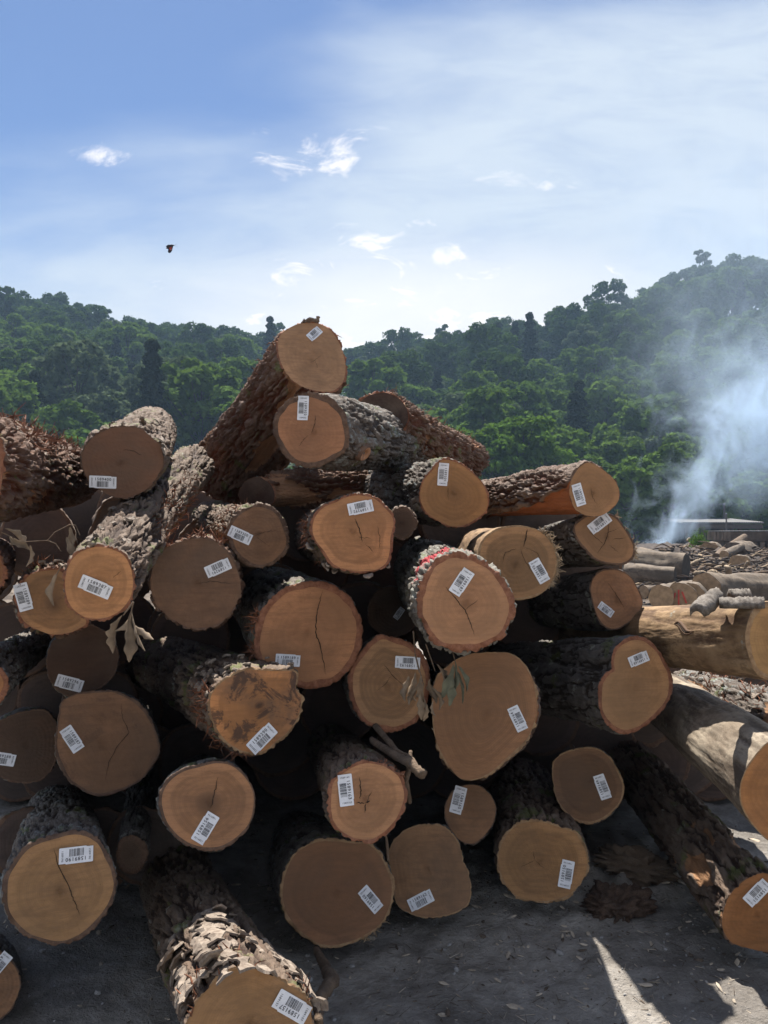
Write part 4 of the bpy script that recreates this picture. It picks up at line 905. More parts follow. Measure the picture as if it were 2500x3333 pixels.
for i in range(420):
    yv = random.uniform(2.2, 3.7); xv = random.uniform(-.3, .5) * yv; zv = float(gheight(np.array([xv]), np.array([yv]))[0]); a_ = random.uniform(0, 6.28); l_ = random.uniform(.015, .06)
    mb.tube([(xv, yv, zv + .003), (xv + math.cos(a_) * l_, yv + math.sin(a_) * l_, zv + random.uniform(.002, .010))], [.0014, .0008], 4, mi=random.choice([0, 2, 2]))
tag(mb.build('ground_litter', M_CHIP), kind='stuff', label='wood chips pebbles and bark bits scattered on the dirt', cat='litter')
# larger pieces on the ground near the pile
M_ROT = plain('rotten_red_wood', (0.115, 0.072, 0.05), 0.9, 0.4, 18, 0.8)
def chunk(label, p, sz, mat, name='wood_chunk', seed=0, cat='wood piece', group=None):
    bm = bmesh.new(); bmesh.ops.create_icosphere(bm, subdivisions=5, radius=1.0)
    co = np.array([vv.co[:] for vv in bm.verts]); nse = fbm(co * np.array([1.6, 1.6, 0.9]) + seed * 5.1, 4); n2_ = fbm(co * np.array([2.5, 7, 7]) + seed, 5, 0.7)
    for vv, a_, b_ in zip(bm.verts, nse, n2_): vv.co *= (1 + 0.42 * a_ + 0.30 * b_)
    me = bpy.data.meshes.new(name); bm.to_mesh(me); bm.free(); me.materials.append(mat)
    for pl_ in me.polygons: pl_.use_smooth = True
    o = bpy.data.objects.new(name, me); scene.collection.objects.link(o); o.location = p; o.scale = sz; o.rotation_euler = (random.uniform(-.2, .2), random.uniform(-.2, .2), random.uniform(-.5, .5))
    return tag(o, label, cat, group)
chunk('reddish rotten wood lump on the ground between the tagged logs 1589150 and 1589151', (0.98, 3.35, 0.02), (0.13, 0.10, 0.08), M_ROT, seed=3)
chunk('darker broken wood lump behind the reddish one on the ground', (1.12, 3.62, 0.07), (0.17, 0.10, 0.07), M_TWIG, seed=5)
False and chunk('flat bark clod under the log tagged 1589150', (0.55, 3.32, 0.0), (0.17, 0.06, 0.025), M_TWIG, seed=8)

# ------------------------------------------------------------------ background yard
M_GREYLOG = bark_mat('grey_debarked_log', (0.10, 0.074, 0.053), (0.20, 0.155, 0.112), (0.10, 0.08, 0.06), (0.40, 0.31, 0.22), lich=0.0, fine=0.4)
M_DKEND = plain('broken_dark_end', (0.06, 0.05, 0.04), 0.9, 0.3, 6)
M_END = plain('far_cut_end', (0.33, 0.22, 0.125), 0.8, 0.25, 9)
def far_log(label, a, b, r0, r1, endmat=M_END, mat=None, group=None, paint=False):
    a = Vector(a); b = Vector(b); d = b - a; L = d.length; root = empty('far_log', tuple(a), label=label, cat='log', group=group)
    q_ = d.to_track_quat('Z', 'Y'); root.rotation_mode = 'QUATERNION'; root.rotation_quaternion = q_
    N, K = 32, 40; th = np.arange(N) * 2 * np.pi / N; V = []
    for k in range(K):
        t_ = k / (K - 1); r_ = r0 * (1 - t_) + r1 * t_
        V.append(np.stack([np.cos(th) * r_, np.sin(th) * r_, np.full(N, L * t_)], axis=1))
    V = np.vstack(V); nz = fbm(V * np.array([5, 5, 1.2]) + a.x, 4); V[:, :2] *= (1 + 0.13 * nz)[:, None]
    V[:, 0] += 0.05 * np.sin(V[:, 2] * 0.9 + a.x)
    j = np.arange(N); j2 = (j + 1) % N
    qd = np.vstack([np.stack([k * N + j, k * N + j2, (k + 1) * N + j2, (k + 1) * N + j], axis=1) for k in range(K - 1)])
    mesh_obj('bark', V, qd, mat or M_GREYLOG, root, attrs={'h': np.clip(0.6 + 0.5 * nz, 0, 1), 'peel': np.zeros(len(V))})
    for k, nm in ((0, 'cut_face'), (K - 1, 'cut_face')):
        ring = V[k * N:(k + 1) * N] * np.array([0.99, 0.99, 1]) ; c = ring.mean(axis=0); vs = ring.tolist() + (c * 0.5 + ring * 0.5).tolist() + [c.tolist()]
        fs = [(i, (i + 1) % N, N + (i + 1) % N, N + i) for i in range(N)] + [(N + i, N + (i + 1) % N, 2 * N) for i in range(N)]
        if paint and k == 0: mats = [endmat, plain('red_paint', (0.55, 0.07, 0.05), 0.6, 0.1)]; 
        else: mats = [endmat]
        mesh_obj(nm, vs, fs, mats, root, smooth=False)
    if paint:
        mb = MB()
        for (px_, l_) in ((-0.35, 0.8), (0.0, 1.0), (0.3, 0.6)): mb.box((px_ * r0, 0, -0.012), (0.10 * r0, l_ * r0, 0.01), Matrix.Rotation(px_, 3, 'Z'))
        mb.build('paint_mark', plain('red_paint', (0.55, 0.07, 0.05), 0.6, 0.1), root)
def G(x, y, d): return P(x, y, d)
S11 = lambda X_, Y_: (2000 + X_ * .3014, 1650 + Y_ * .3014)
def gp(X_, Y_, d): return P(*S11(X_, Y_), d)
g_ = 'weathered logs lying in the yard'
far_log('longest weathered grey log in the yard, pointing right from behind the pile', gp(775, 665, 24), gp(60, 600, 25.2), 0.46, 0.5, endmat=M_DKEND, group=g_)
far_log('thin grey log in front of the longest weathered log', gp(660, 745, 22.5), gp(120, 720, 23.2), 0.25, 0.30, endmat=M_DKEND, group=g_)
far_log('narrow split log between the two weathered logs', gp(640, 690, 23.2), gp(200, 680, 24), 0.12, 0.12, endmat=M_DKEND, group=g_)
far_log('pale log with a star pith lying across the yard to the right edge', gp(985, 905, 15.5), gp(2100, 885, 18.5), 0.33, 0.37, group=g_)
far_log('cut log end marked with red paint in the yard', gp(695, 975, 14), gp(900, 930, 17.5), 0.26, 0.26, paint=True, group=g_)
far_log('dull brown log end right of the one marked with red paint', gp(805, 970, 14.2), gp(1000, 930, 18), 0.25, 0.25, group=g_)
far_log('log end left of the one marked with red paint', gp(470, 980, 14), gp(620, 930, 18), 0.22, 0.22, group=g_)
far_log('pale slim log lying flat behind the painted log end', gp(300, 920, 17.2), gp(920, 925, 18.4), 0.14, 0.15, group=g_)
far_log('bluish grey split pole lying behind the weathered logs', gp(720, 595, 29), gp(430, 550, 31), 0.16, 0.25, endmat=M_DKEND, group=g_)
far_log('reddish stump section lying by the white board', gp(1035, 530, 33), gp(1060, 500, 36), 0.55, 0.5, group=g_)
far_log('large dark round log end in the debris at the right', gp(1290, 520, 31), gp(1420, 480, 34), 0.5, 0.45, endmat=plain('dark_end', (0.12, 0.09, 0.07), 0.9, 0.3), group=g_)
far_log('small pale block of wood in the debris', gp(1330, 630, 26), gp(1375, 625, 27), 0.35, 0.35, group=g_)
far_log('long dark pole leaning up against the lumber stack', gp(1100, 540, 30), gp(1390, 330, 34), 0.14, 0.16, mat=M_TWIG, endmat=M_TWIG, group=g_)
far_log('bent pale trunk arching over the debris', gp(1180, 520, 29), gp(1385, 435, 31), 0.16, 0.14, group=g_)
# mulch and debris heaps: uncountable
M_MULCH = plain('dark_mulch', (0.055, 0.042, 0.035), 0.95, 0.45, 4, 0.9)
hx = nonuni(6, 60, 8, 40, 0.16, 1.5); hy = nonuni(16, 66, 18, 50, 0.18, 1.5)
x, y, q = grid(hx, hy); uu = x / y
p3 = np.stack([x, y, 0 * x], axis=1)
band = np.exp(-((y - 37 - 3 * np.sin(x * .3)) / 7.5) ** 2) * 0.62 * sstep(uu, 0.28, 0.36)
fireh = np.exp(-((x - 18.5) / 5.5) ** 2 - ((y - 54) / 5) ** 2) * 0.6
roughz = np.exp(-((y - 26) / 7) ** 2) * 0.28 * sstep(uu, 0.36, 0.44)
zed = band * (0.8 + 0.5 * fbm(p3 * 0.35, 3)) + roughz + fireh * (1 + 0.3 * fbm(p3 * 0.6 + 5, 3))
amp_ = np.clip(zed, 0, 1)
zed = zed + amp_ * (0.45 * np.abs(fbm(p3 * 1.3 + 3, 4)) + 0.10 * fbm(p3 * 4, 3)) - 0.08
tag(mesh_obj('debris_heap', np.stack([x, y, zed], axis=1), q, M_MULCH), kind='stuff', label='dark heap of mulch bark and broken roots across the yard', cat='debris heap')
mb = MB()
def hz(xv, yv):
    i = int(np.argmin(np.abs(hx - xv))); j = int(np.argmin(np.abs(hy - yv))); return zed[j * len(hx) + i]
for i in range(6500):
    yv = random.uniform(18, 46); xv = yv * random.uniform(0.29, 0.52); zv = hz(xv, yv)
    s_ = random.uniform(0.03, 0.11); r_ = random.random()
    if zv < -0.05 and random.random() < .5: continue
    chip(mb, (xv, yv, zv + s_ * .3), s_ * random.uniform(1, 3), s_ * .8, s_ * .6, 0 if r_ < .12 else (1 if r_ < .45 else 2))
for i in range(500):
    yv = random.uniform(19, 44); xv = yv * random.uniform(0.30, 0.52); zv = hz(xv, yv); a_ = random.uniform(-.6, .6) + random.choice([0, 3.14]); l_ = random.uniform(.3, 1.1)
    mb.tube([(xv, yv, zv + .04), (xv + math.cos(a_) * l_ * .5, yv + math.sin(a_) * l_ * .5, zv + random.uniform(.05, .2)), (xv + math.cos(a_) * l_, yv + math.sin(a_) * l_, zv + random.uniform(0, .25))], [.025, .035, .015], 5, mi=random.choice([0, 1, 2, 2]))
tag(mb.build('debris_litter', [plain('splinter_tan', (0.27, 0.20, 0.13), .9, .3, 3), plain('splinter_brown', (0.12, 0.082, 0.055), .9, .4, 3), plain('splinter_dark', (0.05, 0.037, 0.03), .9, .4, 3)]), kind='stuff', label='splinters roots and chips strewn over the debris heap', cat='litter')
M_PALEW = plain('pale_scrap_wood', (0.22, 0.165, 0.11), 0.85, 0.35, 6, 0.4)
scr = [(640,520,600,560,.10),(790,440,815,405,.10),(785,370,815,335,.10),(700,565,860,520,.08),(590,525,660,570,.22),(800,640,960,560,.13),(1040,720,1110,760,.25),(830,600,950,545,.12),(1290,660,1400,690,.12),(1440,590,1400,690,.09),(1530,600,1659,580,.16),(1060,690,1150,640,.12),(870,720,1020,730,.16),(1220,640,1250,780,.16),(1380,545,1470,570,.13),(1000,480,1120,500,.08),(1220,565,1330,565,.09),(1440,700,1540,690,.12),(900,690,960,650,.1),(1180,600,1140,680,.1),
       (240,500,300,530,.22),(350,560,400,540,.12),(500,520,560,560,.2),(210,540,250,500,.15)]
for i, (x0, y0, x1, y1, r_) in enumerate(scr):
    dd = 1.35 * F / max(60, (S11(0, max(y0, y1))[1] - 1720)) ; dd = min(38, max(17, dd))
    branch('scrap stick or broken board among the yard debris', [gp(x0, y0, dd), gp((x0 + x1) / 2, (y0 + y1) / 2 - 6, dd + .1), gp(x1, y1, dd + .4)], [r_ * .45, r_ * .6, r_ * .3], name='scrap_wood', cat='scrap wood', group='scrap wood among the yard debris', mat=random.choice([M_PALEW, M_PALEW, M_TWIG]), n=9)
mb = MB(); pa = gp(730, 518, 36); pb = gp(1110, 518, 36); mb.box((pa + pb) / 2, ((pb - pa).length, 0.35, 0.10)); mb.box(pa + Vector((.1, 0, -.35)), (.12, .3, .6))
mb.box(pa * .5 + pb * .5 + Vector((0, 0, -.35)), (.12, .3, .6))
tag(mb.build('bench_board', plain('white_painted_board', (0.70, 0.72, 0.70), .6)), 'long white board on low legs among the debris', 'board')
# shed
def shed():
    d = 84.0; L_ = gp(620, 130, d); R_ = gp(1470, 130, d); w_ = R_.x - L_.x; zt = gp(0, 130, d).z; ze = gp(0, 166, d - 3).z; zt = gp(0, 128, d + 4).z
    root = empty('open_shed', ((L_.x + R_.x) / 2, d, 0), label='open sided shed with a thin pale metal roof behind the smoke', cat='shed')
    cx_ = 0.0; mb = MB(); nr = 70
    vs = []; fs = []
    dep = 7.0
    for side in (0, 1):
        for i in range(nr + 1):
            xx = -w_ / 2 + w_ * i / nr; rz = 0.05 * (i % 2)
            sh = 1.5 * (1)   # the near eave is longer than the far one in the picture
            vs.append((xx + (0.9 if i == nr else 0) * 0, -3.0, ze + rz - 0.12 * side)); vs.append((xx * 0.97 - 0.2, dep - 3.0, zt + rz - 0.12 * side))
    n2_ = 2 * (nr + 1)
    for i in range(nr): fs.append((2 * i, 2 * i + 2, 2 * i + 3, 2 * i + 1)); fs.append((n2_ + 2 * i, n2_ + 2 * i + 1, n2_ + 2 * i + 3, n2_ + 2 * i + 2)); fs.append((2 * i, n2_ + 2 * i, n2_ + 2 * i + 2, 2 * i + 2)); fs.append((2 * i + 1, 2 * i + 3, n2_ + 2 * i + 3, n2_ + 2 * i + 1))
    mb.add(vs, fs); mb.build('roof', plain('ribbed_metal_roof', (0.13, 0.127, 0.125), 0.8, 0.1, 0.5), root)
    MP = plain('shed_post_wood', (0.07, 0.055, 0.045), 0.85)
    for i in range(5):
        for yy_ in (-2.6, 3.4):
            xx = -w_ / 2 + 0.5 + (w_ - 1.0) * i / 4; m2 = MB(); hgt = (ze if yy_ < 0 else zt) - 0.25
            m2.box((xx, yy_, hgt / 2), (0.32, 0.32, hgt)); m2.build('post', MP, root)
    m2 = MB(); m2.box((0, -2.85, ze - 0.42), (w_ - 0.2, 0.12, 0.45)); m2.build('beam', MP, root)
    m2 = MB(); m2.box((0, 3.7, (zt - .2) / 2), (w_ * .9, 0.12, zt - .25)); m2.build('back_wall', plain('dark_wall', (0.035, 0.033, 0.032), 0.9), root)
shed()
# lumber stack on pallets
def lumber():
    d = 40.0; a_ = gp(1235, 270, d); b_ = gp(2050, 285, d); zt = a_.z; zb = gp(0, 440, d).z; zb = max(zb, 0.1)
    root = empty('lumber_stack', (a_.x, d, 0), label='stack of weathered sawn boards on pallets at the right edge', cat='lumber stack')
    W_ = b_.x - a_.x; M1 = plain('weathered_board', (0.14, 0.105, 0.08), 0.85, 0.4, 2.5); rows = 13; zlo = zb + 0.35; hh_ = (zt - zlo) / rows
    for r_ in range(rows):
        mb = MB(); yv = 0
        for k in range(7):
            off = random.uniform(-.25, .15); mb.box((W_ / 2 + off / 2, k * .42, zlo + hh_ * (r_ + .5)), (W_ + off, .36, hh_ * random.uniform(.62, .8)), Matrix.Rotation(random.uniform(-.004, .004), 3, 'Z'))
        mb.build('board_layer', M1, root)
    for k in range(10):
        mb = MB(); mb.box((0.5 + k * W_ / 10, 1.3, zb + .15), (.5, 2.8, .34)); mb.build('pallet_block', M1, root)
    mb = MB(); mb.box((W_ / 2, 1.3, zt + .04), (W_, 3.0, .05)); mb.build('cover_sheet', plain('cover_metal', (0.16, .15, .14), .7), root)
    mb = MB(); mb.box((W_ / 2, 1.3, zb / 2), (W_, 3.0, zb)); mb.build('base_fill', M_MULCH, root)
lumber()
# poles and wires
def pole(label, px, ytop, ybot, d, r_, parts=True):
    a_ = P(px, ytop, d); root = empty('utility_pole', (a_.x, d, 0), label=label, cat='pole'); mb = MB(); mb.tube([(0, 0, float(ground_z(a_.x, d)) - .2), (0, 0, a_.z)], [r_, r_ * .8], 12); mb.build('mast', plain('pole_metal', (0.10, 0.09, 0.085), .7), root)
    mb = MB(); mb.tube([(0, 0, a_.z - 0.02), (0, 0, a_.z + 0.08)], [r_ * 1.1, r_ * .6], 10); mb.build('cap', plain('pole_cap', (0.3, .3, .3), .5), root); return a_
pole('thin pale pole standing in front of the open shed', 2364, 1672, 1760, 76, 0.08)
pole('dark post rising above the shed roof', 2357, 1640, 1690, 88, 0.15)
for i, (y0, y1, x0, x1, sg) in enumerate([(1648, 1640, 1900, 2360, 12), (1612, 1625, 2360, 2560, 4), (1622, 1600, 1850, 2400, 10)]):
    mb = MB(); pts = []
    for k in range(15):
        t_ = k / 14; pts.append(P(x0 + (x1 - x0) * t_, y0 + (y1 - y0) * t_ + sg * 4 * t_ * (1 - t_), 90))
    mb.tube(pts, 0.03, 5, cap=False); tag(mb.build('wire', plain('wire_black', (.02, .02, .02), .6)), ['lower power line sagging left of the shed pole', 'power line running right above the shed roof', 'upper power line sagging behind the smoke'][i], 'wire')

# ------------------------------------------------------------------ trees
def leaf_mat(name, c1, c2, tr):
    m = bpy.data.materials.new(name); m.use_nodes = True; t = NT(m.node_tree); t.n.clear()
    o = t.node('ShaderNodeOutputMaterial'); oi = t.node('ShaderNodeObjectInfo'); at = t.node('ShaderNodeAttribute', attribute_name='tone').outputs['Fac']
    f = t.math('ADD', t.math('MULTIPLY', oi.outputs['Random'], 0.6), t.math('MULTIPLY', at, 0.4))
    c = t.mix(f, c1, c2)
    d = t.node('ShaderNodeBsdfDiffuse', {'Color': c}); tl = t.node('ShaderNodeBsdfTranslucent', {'Color': t.mix(0.5, c, tr)}); g = t.node('ShaderNodeBsdfGlossy', {'Color': (0.5, 0.55, 0.5), 'Roughness': 0.45})
    m1 = t.node('ShaderNodeMixShader', {0: 0.24, 1: d, 2: tl}); m2 = m1; t.l.new(m1.outputs[0], o.inputs[0]); return m
ML = [leaf_mat('broadleaf_dark', (0.026, 0.052, 0.016), (0.062, 0.106, 0.028), (0.06, 0.105, 0.015)),
      leaf_mat('broadleaf_mid', (0.052, 0.098, 0.020), (0.105, 0.168, 0.032), (0.12, 0.20, 0.025)),
      leaf_mat('broadleaf_silver', (0.058, 0.085, 0.042), (0.110, 0.145, 0.075), (0.08, 0.115, 0.045)),
      leaf_mat('conifer_needles', (0.018, 0.030, 0.020), (0.034, 0.050, 0.028), (0.03, 0.05, 0.02)),
      leaf_mat('bright_leaf', (0.058, 0.115, 0.018), (0.085, 0.15, 0.024), (0.18, 0.30, 0.035))]
M_TRUNK = plain('tree_trunk_bark', (0.05, 0.042, 0.036), 0.9, 0.3, 2)
def leaves_mesh(name, cen, size, mat, orient=None):
    n = len(cen); nr = rng.normal(size=(n, 3)); 
    if orient is not None: nr = nr * 0.75 + orient * 1.0
    nr /= np.linalg.norm(nr, axis=1)[:, None]; t1 = np.cross(nr, rng.normal(size=(n, 3))); t1 /= np.linalg.norm(t1, axis=1)[:, None]; t2 = np.cross(nr, t1)
    s = size * rng.uniform(0.6, 1.4, (n, 1)); a = rng.uniform(0.5, 1.0, (n, 1))
    c = [cen + t1 * s * a, cen + t2 * s + t1 * s * .15, cen - t1 * s * a, cen - t2 * s + nr * s * .25]
    V = np.stack(c, axis=1).reshape(-1, 3); Fq = np.arange(n * 4).reshape(-1, 4)
    me_o = mesh_obj(name, V, Fq, mat, smooth=False, attrs={'tone': np.repeat(rng.random(n) * 0.7 + 0.3 * (fbm(cen * 0.5, 2) + .5), 4)})
    me = me_o.data; bpy.data.objects.remove(me_o); return me
def crown_points(kind, n, H, Rr, seed):
    r = np.random.default_rng(seed); out_ = []; ori = []
    if kind == 'conifer':
        h = r.random(n) ** 0.75 * H * 0.9; rad = Rr * (1 - (1 - 0.0) * (1 - (H - h) / H)) ; rad = Rr * (H * 1.0 - h) / H + 0.25
        lay = 0.72 + 0.28 * np.cos(h * 2 * np.pi / 1.35); th = r.random(n) * 6.283; arm = 0.75 + 0.35 * np.sin(th * 5 + h * 1.7 + seed)
        q_ = rad * lay * arm * r.random(n) ** 0.35
        c = np.stack([np.cos(th) * q_, np.sin(th) * q_, h + H * 0.10 - q_ * 0.18], axis=1)
        return c, np.stack([np.cos(th) * .4, np.sin(th) * .4, np.ones(n)], axis=1), []
    lobes = []; nl_ = 46 if kind != 'column' else 34
    for i in range(nl_):
        th = i * 2.4 + r.uniform(-.5, .5); g = (i + .5) / nl_; hh_ = 0.30 + 0.66 * g
        prof = math.sin(math.pi * min(1, (hh_ - 0.16) / 0.92)) ** 0.65
        rr = Rr * prof * r.uniform(0.35, 0.95)
        lobes.append((math.cos(th) * rr, math.sin(th) * rr, H * hh_ + r.uniform(-.6, .6), Rr * r.uniform(0.15, 0.31)))
    per = n // nl_
    for (lx, ly, lz, lr) in lobes:
        d = r.normal(size=(per, 3)); d /= np.linalg.norm(d, axis=1)[:, None]; d[:, 2] = np.where(d[:, 2] < -0.35, -d[:, 2], d[:, 2])
        q_ = lr * (0.62 + 0.42 * r.random((per, 1))); q_ = q_ * (1 + 0.28 * fbm(d * 2.3 + lx, 2))[:, None]
        out_.append(np.array([lx, ly, lz]) + d * q_ * np.array([1.08, 1.08, 0.78])); ori.append(d * .8 + np.array([0, 0, .75]))
    return np.vstack(out_), np.vstack(ori), lobes
PROTO = []
def proto(kind, H, Rr, n, size, mi, seed, nm, trunk_r=0.22):
    c, o_, lobes = crown_points(kind, n, H, Rr, seed)
    cm = leaves_mesh('crown', c, size, ML[mi], o_)
    mb = MB(); mb.tube([(0, 0, -1.5), (0.1, 0, H * .35), (0, .1, H * .65), (0, 0, H * .92)], [trunk_r * 1.25, trunk_r, trunk_r * .6, .04], 7)
    for (lx, ly, lz, lr) in lobes[::2]: mb.tube([(0, 0, lz * .62), (lx * .5, ly * .5, lz * .82), (lx, ly, lz)], [trunk_r * .42, trunk_r * .25, .04], 5)
    to = mb.build('trunk', M_TRUNK, smooth=True); tm = to.data; bpy.data.objects.remove(to)
    PROTO.append((nm, cm, tm, H)); return len(PROTO) - 1
for s_ in range(3): proto('round', 15 + s_, 5.4 + .5 * s_, 6200, 0.36, 0, 10 + s_, 'broadleaf_tree')
for s_ in range(3): proto('round', 13 + s_, 5.0 + .4 * s_, 6200, 0.36, 1, 20 + s_, 'broadleaf_tree')
for s_ in range(2): proto('round', 14 + s_, 4.8, 6200, 0.34, 2, 30 + s_, 'broadleaf_tree')
for s_ in range(2): proto('conifer', 17 + 2 * s_, 3.9, 7000, 0.26, 3, 40 + s_, 'conifer_tree')
for s_ in range(2): proto('column', 17 + s_, 3.4, 6000, 0.28, 0, 50 + s_, 'broadleaf_tree')
BR = [proto('round', 12.5, 5.6, 9500, 0.30, 4, 60, 'broadleaf_tree'), proto('round', 11, 5.0, 8000, 0.30, 4, 61, 'broadleaf_tree')]
def tree(i, x, y, z, s, rz, label, group=None):
    nm, cm, tm, H = PROTO[i]; root = empty(nm, (x, y, z), label=label, cat='tree', group=group); root.scale = (s, s, s * random.uniform(.9, 1.12)); root.rotation_euler = (0, 0, rz)
    for n_, me in (('crown', cm), ('trunk', tm)):
        o = bpy.data.objects.new(n_, me); scene.collection.objects.link(o); o.parent = root
KL = {0: 'dark green leafy tree', 1: 'mid green leafy tree', 2: 'silvery green leafy tree', 3: 'dark pointed conifer', 4: 'tall slim dark leafy tree'}
cnt = 0; yv = 104.0; row = 0
while yv < 285:
    step = (8.6 + (yv - 104) * 0.022) * (0.74 if yv > 236 else 1)
    xv = -0.56 * yv + (row % 2) * step * .5
    while xv < 0.57 * yv:
        x_ = xv + random.uniform(-2.6, 2.6); y_ = yv + random.uniform(-3, 3); u_ = x_ / y_
        xv += step * random.uniform(0.95, 1.3)
        start = 98 + 14 * max(-1, min(1, (u_ - 0.1) / 0.3))
        if y_ < start - 2 or abs(u_) > .535: continue
        gz = float(ground_z(x_, y_))
        pxy = 1720 - (gz + 14 - 1.6) / y_ * F
        # rows wholly behind the pile are left out
        px_ = CX + u_ * F; lim = np.interp(px_, [0, 270, 300, 560, 640, 700, 760, 900, 1120, 1300, 1500, 1600, 2000, 2050, 2600], [1480, 1420, 1400, 1400, 1520, 1520, 1300, 1150, 1150, 1400, 1500, 1640, 1560, 1800, 1800])
        if pxy > lim: continue
        crest = y_ > 238; hi = 1720 - (gz + 14 - 1.6) / y_ * F
        r_ = random.random()
        low = (y_ < 150)
        if crest: k = random.choice([0, 1, 2, 0, 1, 2, 3, 11])
        elif low: k = random.choice([3, 4, 5, 3, 4, 5, 3, 6, 7, 8])
        else: k = random.choice([0, 1, 2, 0, 1, 2, 3, 4, 5, 3, 4, 6, 7, 6, 8])
        lab = 4 if k in (10, 11) else (0 if k < 3 else 1 if k < 6 else 2 if k < 8 else 3)
        if k in (10, 11) and not crest: k = 0; lab = 0
        if cnt < 298:
            zone = 'left' if u_ < -0.17 else 'central' if u_ < 0.16 else 'right' if u_ < 0.33 else 'smoke veiled far right'
            part_ = 'crest' if crest else 'foot' if low else 'middle' if y_ < 195 else 'upper part'
            tree(k, x_, y_, gz - .5, random.uniform(.88, 1.3), random.uniform(0, 6.28), KL[lab] + ' at the %s of the %s slope' % (part_, zone), 'trees of the wooded hillside'); cnt += 1
    yv += step * 0.94; row += 1
print('TREES', cnt)
def st(i, px, ytop, d, s, label):
    H = PROTO[i][3] * s; q = P(px, ytop, d); tree(i, q.x, d, q.z - H, s, random.uniform(0, 6), label)
st(BR[0], 1705, 1395, 88, .88, 'bright green round tree right behind the pile, left of the log tagged 1589303')
st(BR[1], 1570, 1425, 84, .8, 'bright green tree partly hidden by the shaggy log')
st(BR[1], 210, 1418, 92, .7, 'bright green bush like tree peeping between the top left logs')
st(BR[0], 790, 1300, 105, .75, 'light green tree just left of the topmost log trunk')
st(4, 2190, 1455, 92, .75, 'light green tree rising behind the start of the smoke')
st(9, 2120, 1500, 88, .7, 'dark conifer directly left of the smoke plume')
st(3, 2060, 1525, 86, .8, 'leafy tree behind the logs tagged 1589303 and 1589170')
st(5, 2270, 1520, 100, .9, 'tree standing behind the open shed, left half')
st(3, 2440, 1540, 101, .9, 'tree standing behind the open shed, right half')
# undergrowth that closes the wood
n = 15000; yv = 100 + 175 * rng.random(n) ** 0.8; xv = yv * rng.uniform(-.56, .56, n); 
cen = np.stack([xv, yv, ground_z(xv, yv) + rng.random(n) * 5.0 - 0.3], axis=1)
me = leaves_mesh('undergrowth', cen, 0.75, ML[0]); uo = bpy.data.objects.new('undergrowth', me); scene.collection.objects.link(uo)
tag(uo, 'dark undergrowth between the trees of the hillside', 'undergrowth', kind='stuff')
# small green shrub in the yard
c = rng.normal(size=(1500, 3)) * np.array([.16, .16, .22]); c[:, 2] += .1
p0 = gp(905, 420, 37)
me = leaves_mesh('crown', c * 1.1, 0.035, ML[4]); sh = empty('shrub', tuple(p0), label='small bright green shrub growing in the debris heap', cat='shrub')
co_ = bpy.data.objects.new('crown', me); scene.collection.objects.link(co_); co_.parent = sh
mb = MB(); mb.tube([(0, 0, -.9), (0, 0, .3)], [.02, .008], 6); mb.build('stem', M_TWIG, sh)

# ------------------------------------------------------------------ butterfly
bp = P(557, 800, 4.3); root = empty('butterfly', tuple(bp), label='dark butterfly with an orange red wing band flying in the sky', cat='butterfly')
MBD = plain('butterfly_dark', (0.02, 0.018, 0.022), .7, .1); MBR = plain('butterfly_red', (0.30, 0.045, 0.03), .7, .2); MBW = plain('butterfly_white', (.6, .45, .4), .7)
k = 4.3 / F
def bpx(x_, y_, dz=0): return Vector(((x_ - 557) * k, dz, -(y_ - 800) * k))
def wing(name, pts, mat, dy0, dy1, th=0.0006):
    vs = [bpx(a_, b_, dy0 + (dy1 - dy0) * (b_ - 797) / 32) for a_, b_ in pts]; n_ = len(vs); vs2 = [p + Vector((0, th, 0)) for p in vs]
    return mesh_obj(name, vs + vs2, [tuple(range(n_))[::-1], tuple(n_ + i for i in range(n_))] + [(i, (i + 1) % n_, n_ + (i + 1) % n_, n_ + i) for i in range(n_)], mat, root, smooth=False)
wing('wing', [(548, 797), (566, 798), (564, 808), (563, 818), (560, 825), (556, 828), (552, 827), (549, 823), (550, 815), (546, 808), (541, 803)], MBD, -0.004, -0.02)
wing('wing', [(541, 799), (548, 797), (556, 796), (560, 799), (552, 806), (544, 808), (538, 806), (541, 803)], MBD, 0.004, 0.03)
wing('wing_band', [(553, 809), (561, 806), (561.5, 812), (559, 818), (555, 817)], MBR, -0.009, -0.022)
wing('wing_spot', [(559.3, 814), (561, 814), (560.5, 819), (559, 818)], MBW, -0.0105, -0.0235)
mb = MB(); mb.tube([bpx(540, 803), bpx(550, 799), bpx(560, 797.5), bpx(567, 799)], [.001, .003, .0034, .0022], 8); mb.build('body', MBD, root, smooth=True)
mb = MB(); mb.tube([bpx(567, 799), bpx(572, 796), bpx(576, 793)], .0005, 4); mb.tube([bpx(567, 799), bpx(573, 801), bpx(579, 804)], .0005, 4); mb.build('antenna', MBD, root)

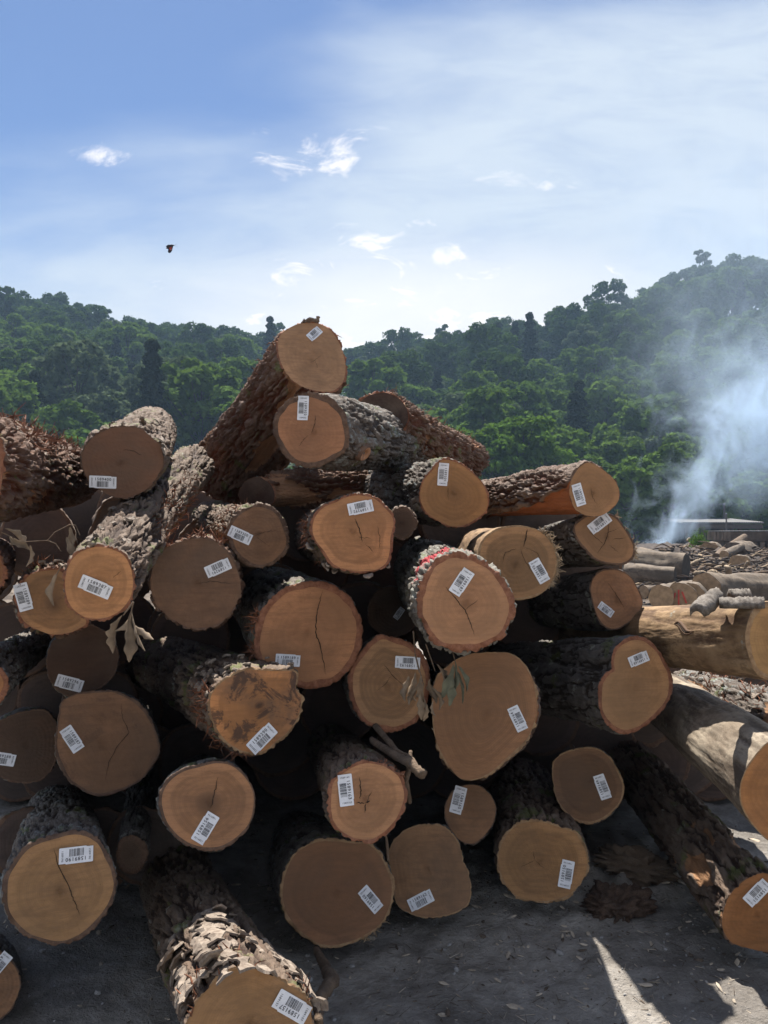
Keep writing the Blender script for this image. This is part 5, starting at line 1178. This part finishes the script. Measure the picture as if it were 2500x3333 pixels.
# ------------------------------------------------------------------ smoke plume
def smoke():
    vs = []; nz, nt = 20, 20; zs = np.linspace(0.0, 34.0, nz)
    def axx(z_): return 20.1 + 10.2 * (1 - math.exp(-max(0, z_ - 0.6) / 8.0)) + 0.04 * z_
    def rad_(z_): return 2.1 + 0.50 * max(0, z_ - 0.6)
    for z_ in zs:
        for i in range(nt):
            t_ = 2 * math.pi * i / nt; r_ = rad_(z_) * 2.1; vs.append((axx(z_) - 0.25 * r_ * (z_ > 4) + math.cos(t_) * r_, 58 + math.sin(t_) * r_ * .62, z_))
    fs = [(a_ * nt + i, a_ * nt + (i + 1) % nt, (a_ + 1) * nt + (i + 1) % nt, (a_ + 1) * nt + i) for a_ in range(nz - 1) for i in range(nt)]
    fs += [tuple(range(nt))[::-1], tuple((nz - 1) * nt + i for i in range(nt))]
    m = bpy.data.materials.new('smoke_volume'); m.use_nodes = True; t = NT(m.node_tree); t.n.clear(); o = t.node('ShaderNodeOutputMaterial')
    oc = t.node('ShaderNodeTexCoord').outputs['Object']; s = t.node('ShaderNodeSeparateXYZ', {0: oc}); X_, Y_, Z_ = s.outputs
    z1 = t.math('MAXIMUM', t.math('SUBTRACT', Z_, 0.6), 0.0)
    ax_ = t.math('ADD', t.math('ADD', 20.1, t.math('MULTIPLY', 10.2, t.math('SUBTRACT', 1.0, t.math('EXPONENT', t.math('DIVIDE', z1, -8.0))))), t.math('MULTIPLY', Z_, 0.04))
    rr = t.math('ADD', 2.1, t.math('MULTIPLY', z1, 0.50))
    dx = t.math('DIVIDE', t.math('SUBTRACT', X_, ax_), rr); dy = t.math('DIVIDE', t.math('SUBTRACT', Y_, 58.0), t.math('MULTIPLY', rr, .62))
    dd = t.math('SQRT', t.math('ADD', t.math('MULTIPLY', dx, dx), t.math('MULTIPLY', dy, dy)))
    nz1 = t.noise(t.mapping(oc, scale=(1, 1, .8), rot=(0, .35, 0)), 0.38, 7, 0.66, 1.0)
    nz2 = t.noise(t.mapping(oc, scale=(1, 1, .5), rot=(0, .3, 0)), 0.085, 3, 0.5, 0.3)
    core = t.smooth(t.math('ADD', t.math('SUBTRACT', 0.95, dd), t.math('MULTIPLY', t.math('SUBTRACT', nz1, 0.5), 6.0)), 0.15, 1.9)
    thin = t.math('MULTIPLY', t.smooth(dd, 2.0, 0.9), 1.0)
    thin = t.math('SUBTRACT', 1.0, t.smooth(dd, 0.7, 1.95)); thin = t.math('MULTIPLY', thin, t.smooth(nz2, 0.42, 0.62))
    near = t.math('DIVIDE', 3.2, t.math('ADD', rr, 2.2))
    zf = t.math('SUBTRACT', 1.0, t.math('MULTIPLY', t.smooth(Z_, 6.0, 17.0), 0.93))
    den = t.math('MULTIPLY', t.math('ADD', t.math('MULTIPLY', core, t.math('MULTIPLY', near, 3.0)), t.math('MULTIPLY', thin, 0.11)), zf)
    end = t.math('SUBTRACT', 1.0, t.smooth(Z_, 18.0, 33.0)); den = t.math('MULTIPLY', den, end)
    vol = t.node('ShaderNodeVolumePrincipled', {'Color': (0.66, 0.82, 1.0), 'Density': den, 'Anisotropy': 0.1}); t.l.new(vol.outputs[0], o.inputs['Volume'])
    so_ = mesh_obj('smoke_plume', vs, fs, m); tag(so_, 'bluish white smoke plume rising from the smouldering heap at the right', 'smoke', kind='stuff')
smoke()
# ------------------------------------------------------------------ haze
HAZE = 0.00045
if HAZE > 0:
    mb = MB(); mb.box((0, 140, 59), (420, 340, 122))
    m = bpy.data.materials.new('haze_volume'); m.use_nodes = True; t = NT(m.node_tree); t.n.clear(); o = t.node('ShaderNodeOutputMaterial')
    vol = t.node('ShaderNodeVolumePrincipled', {'Color': (0.50, 0.72, 1.0), 'Density': HAZE, 'Anisotropy': 0.0}); t.l.new(vol.outputs[0], o.inputs['Volume'])
    tag(mb.build('haze', m), kind='stuff')
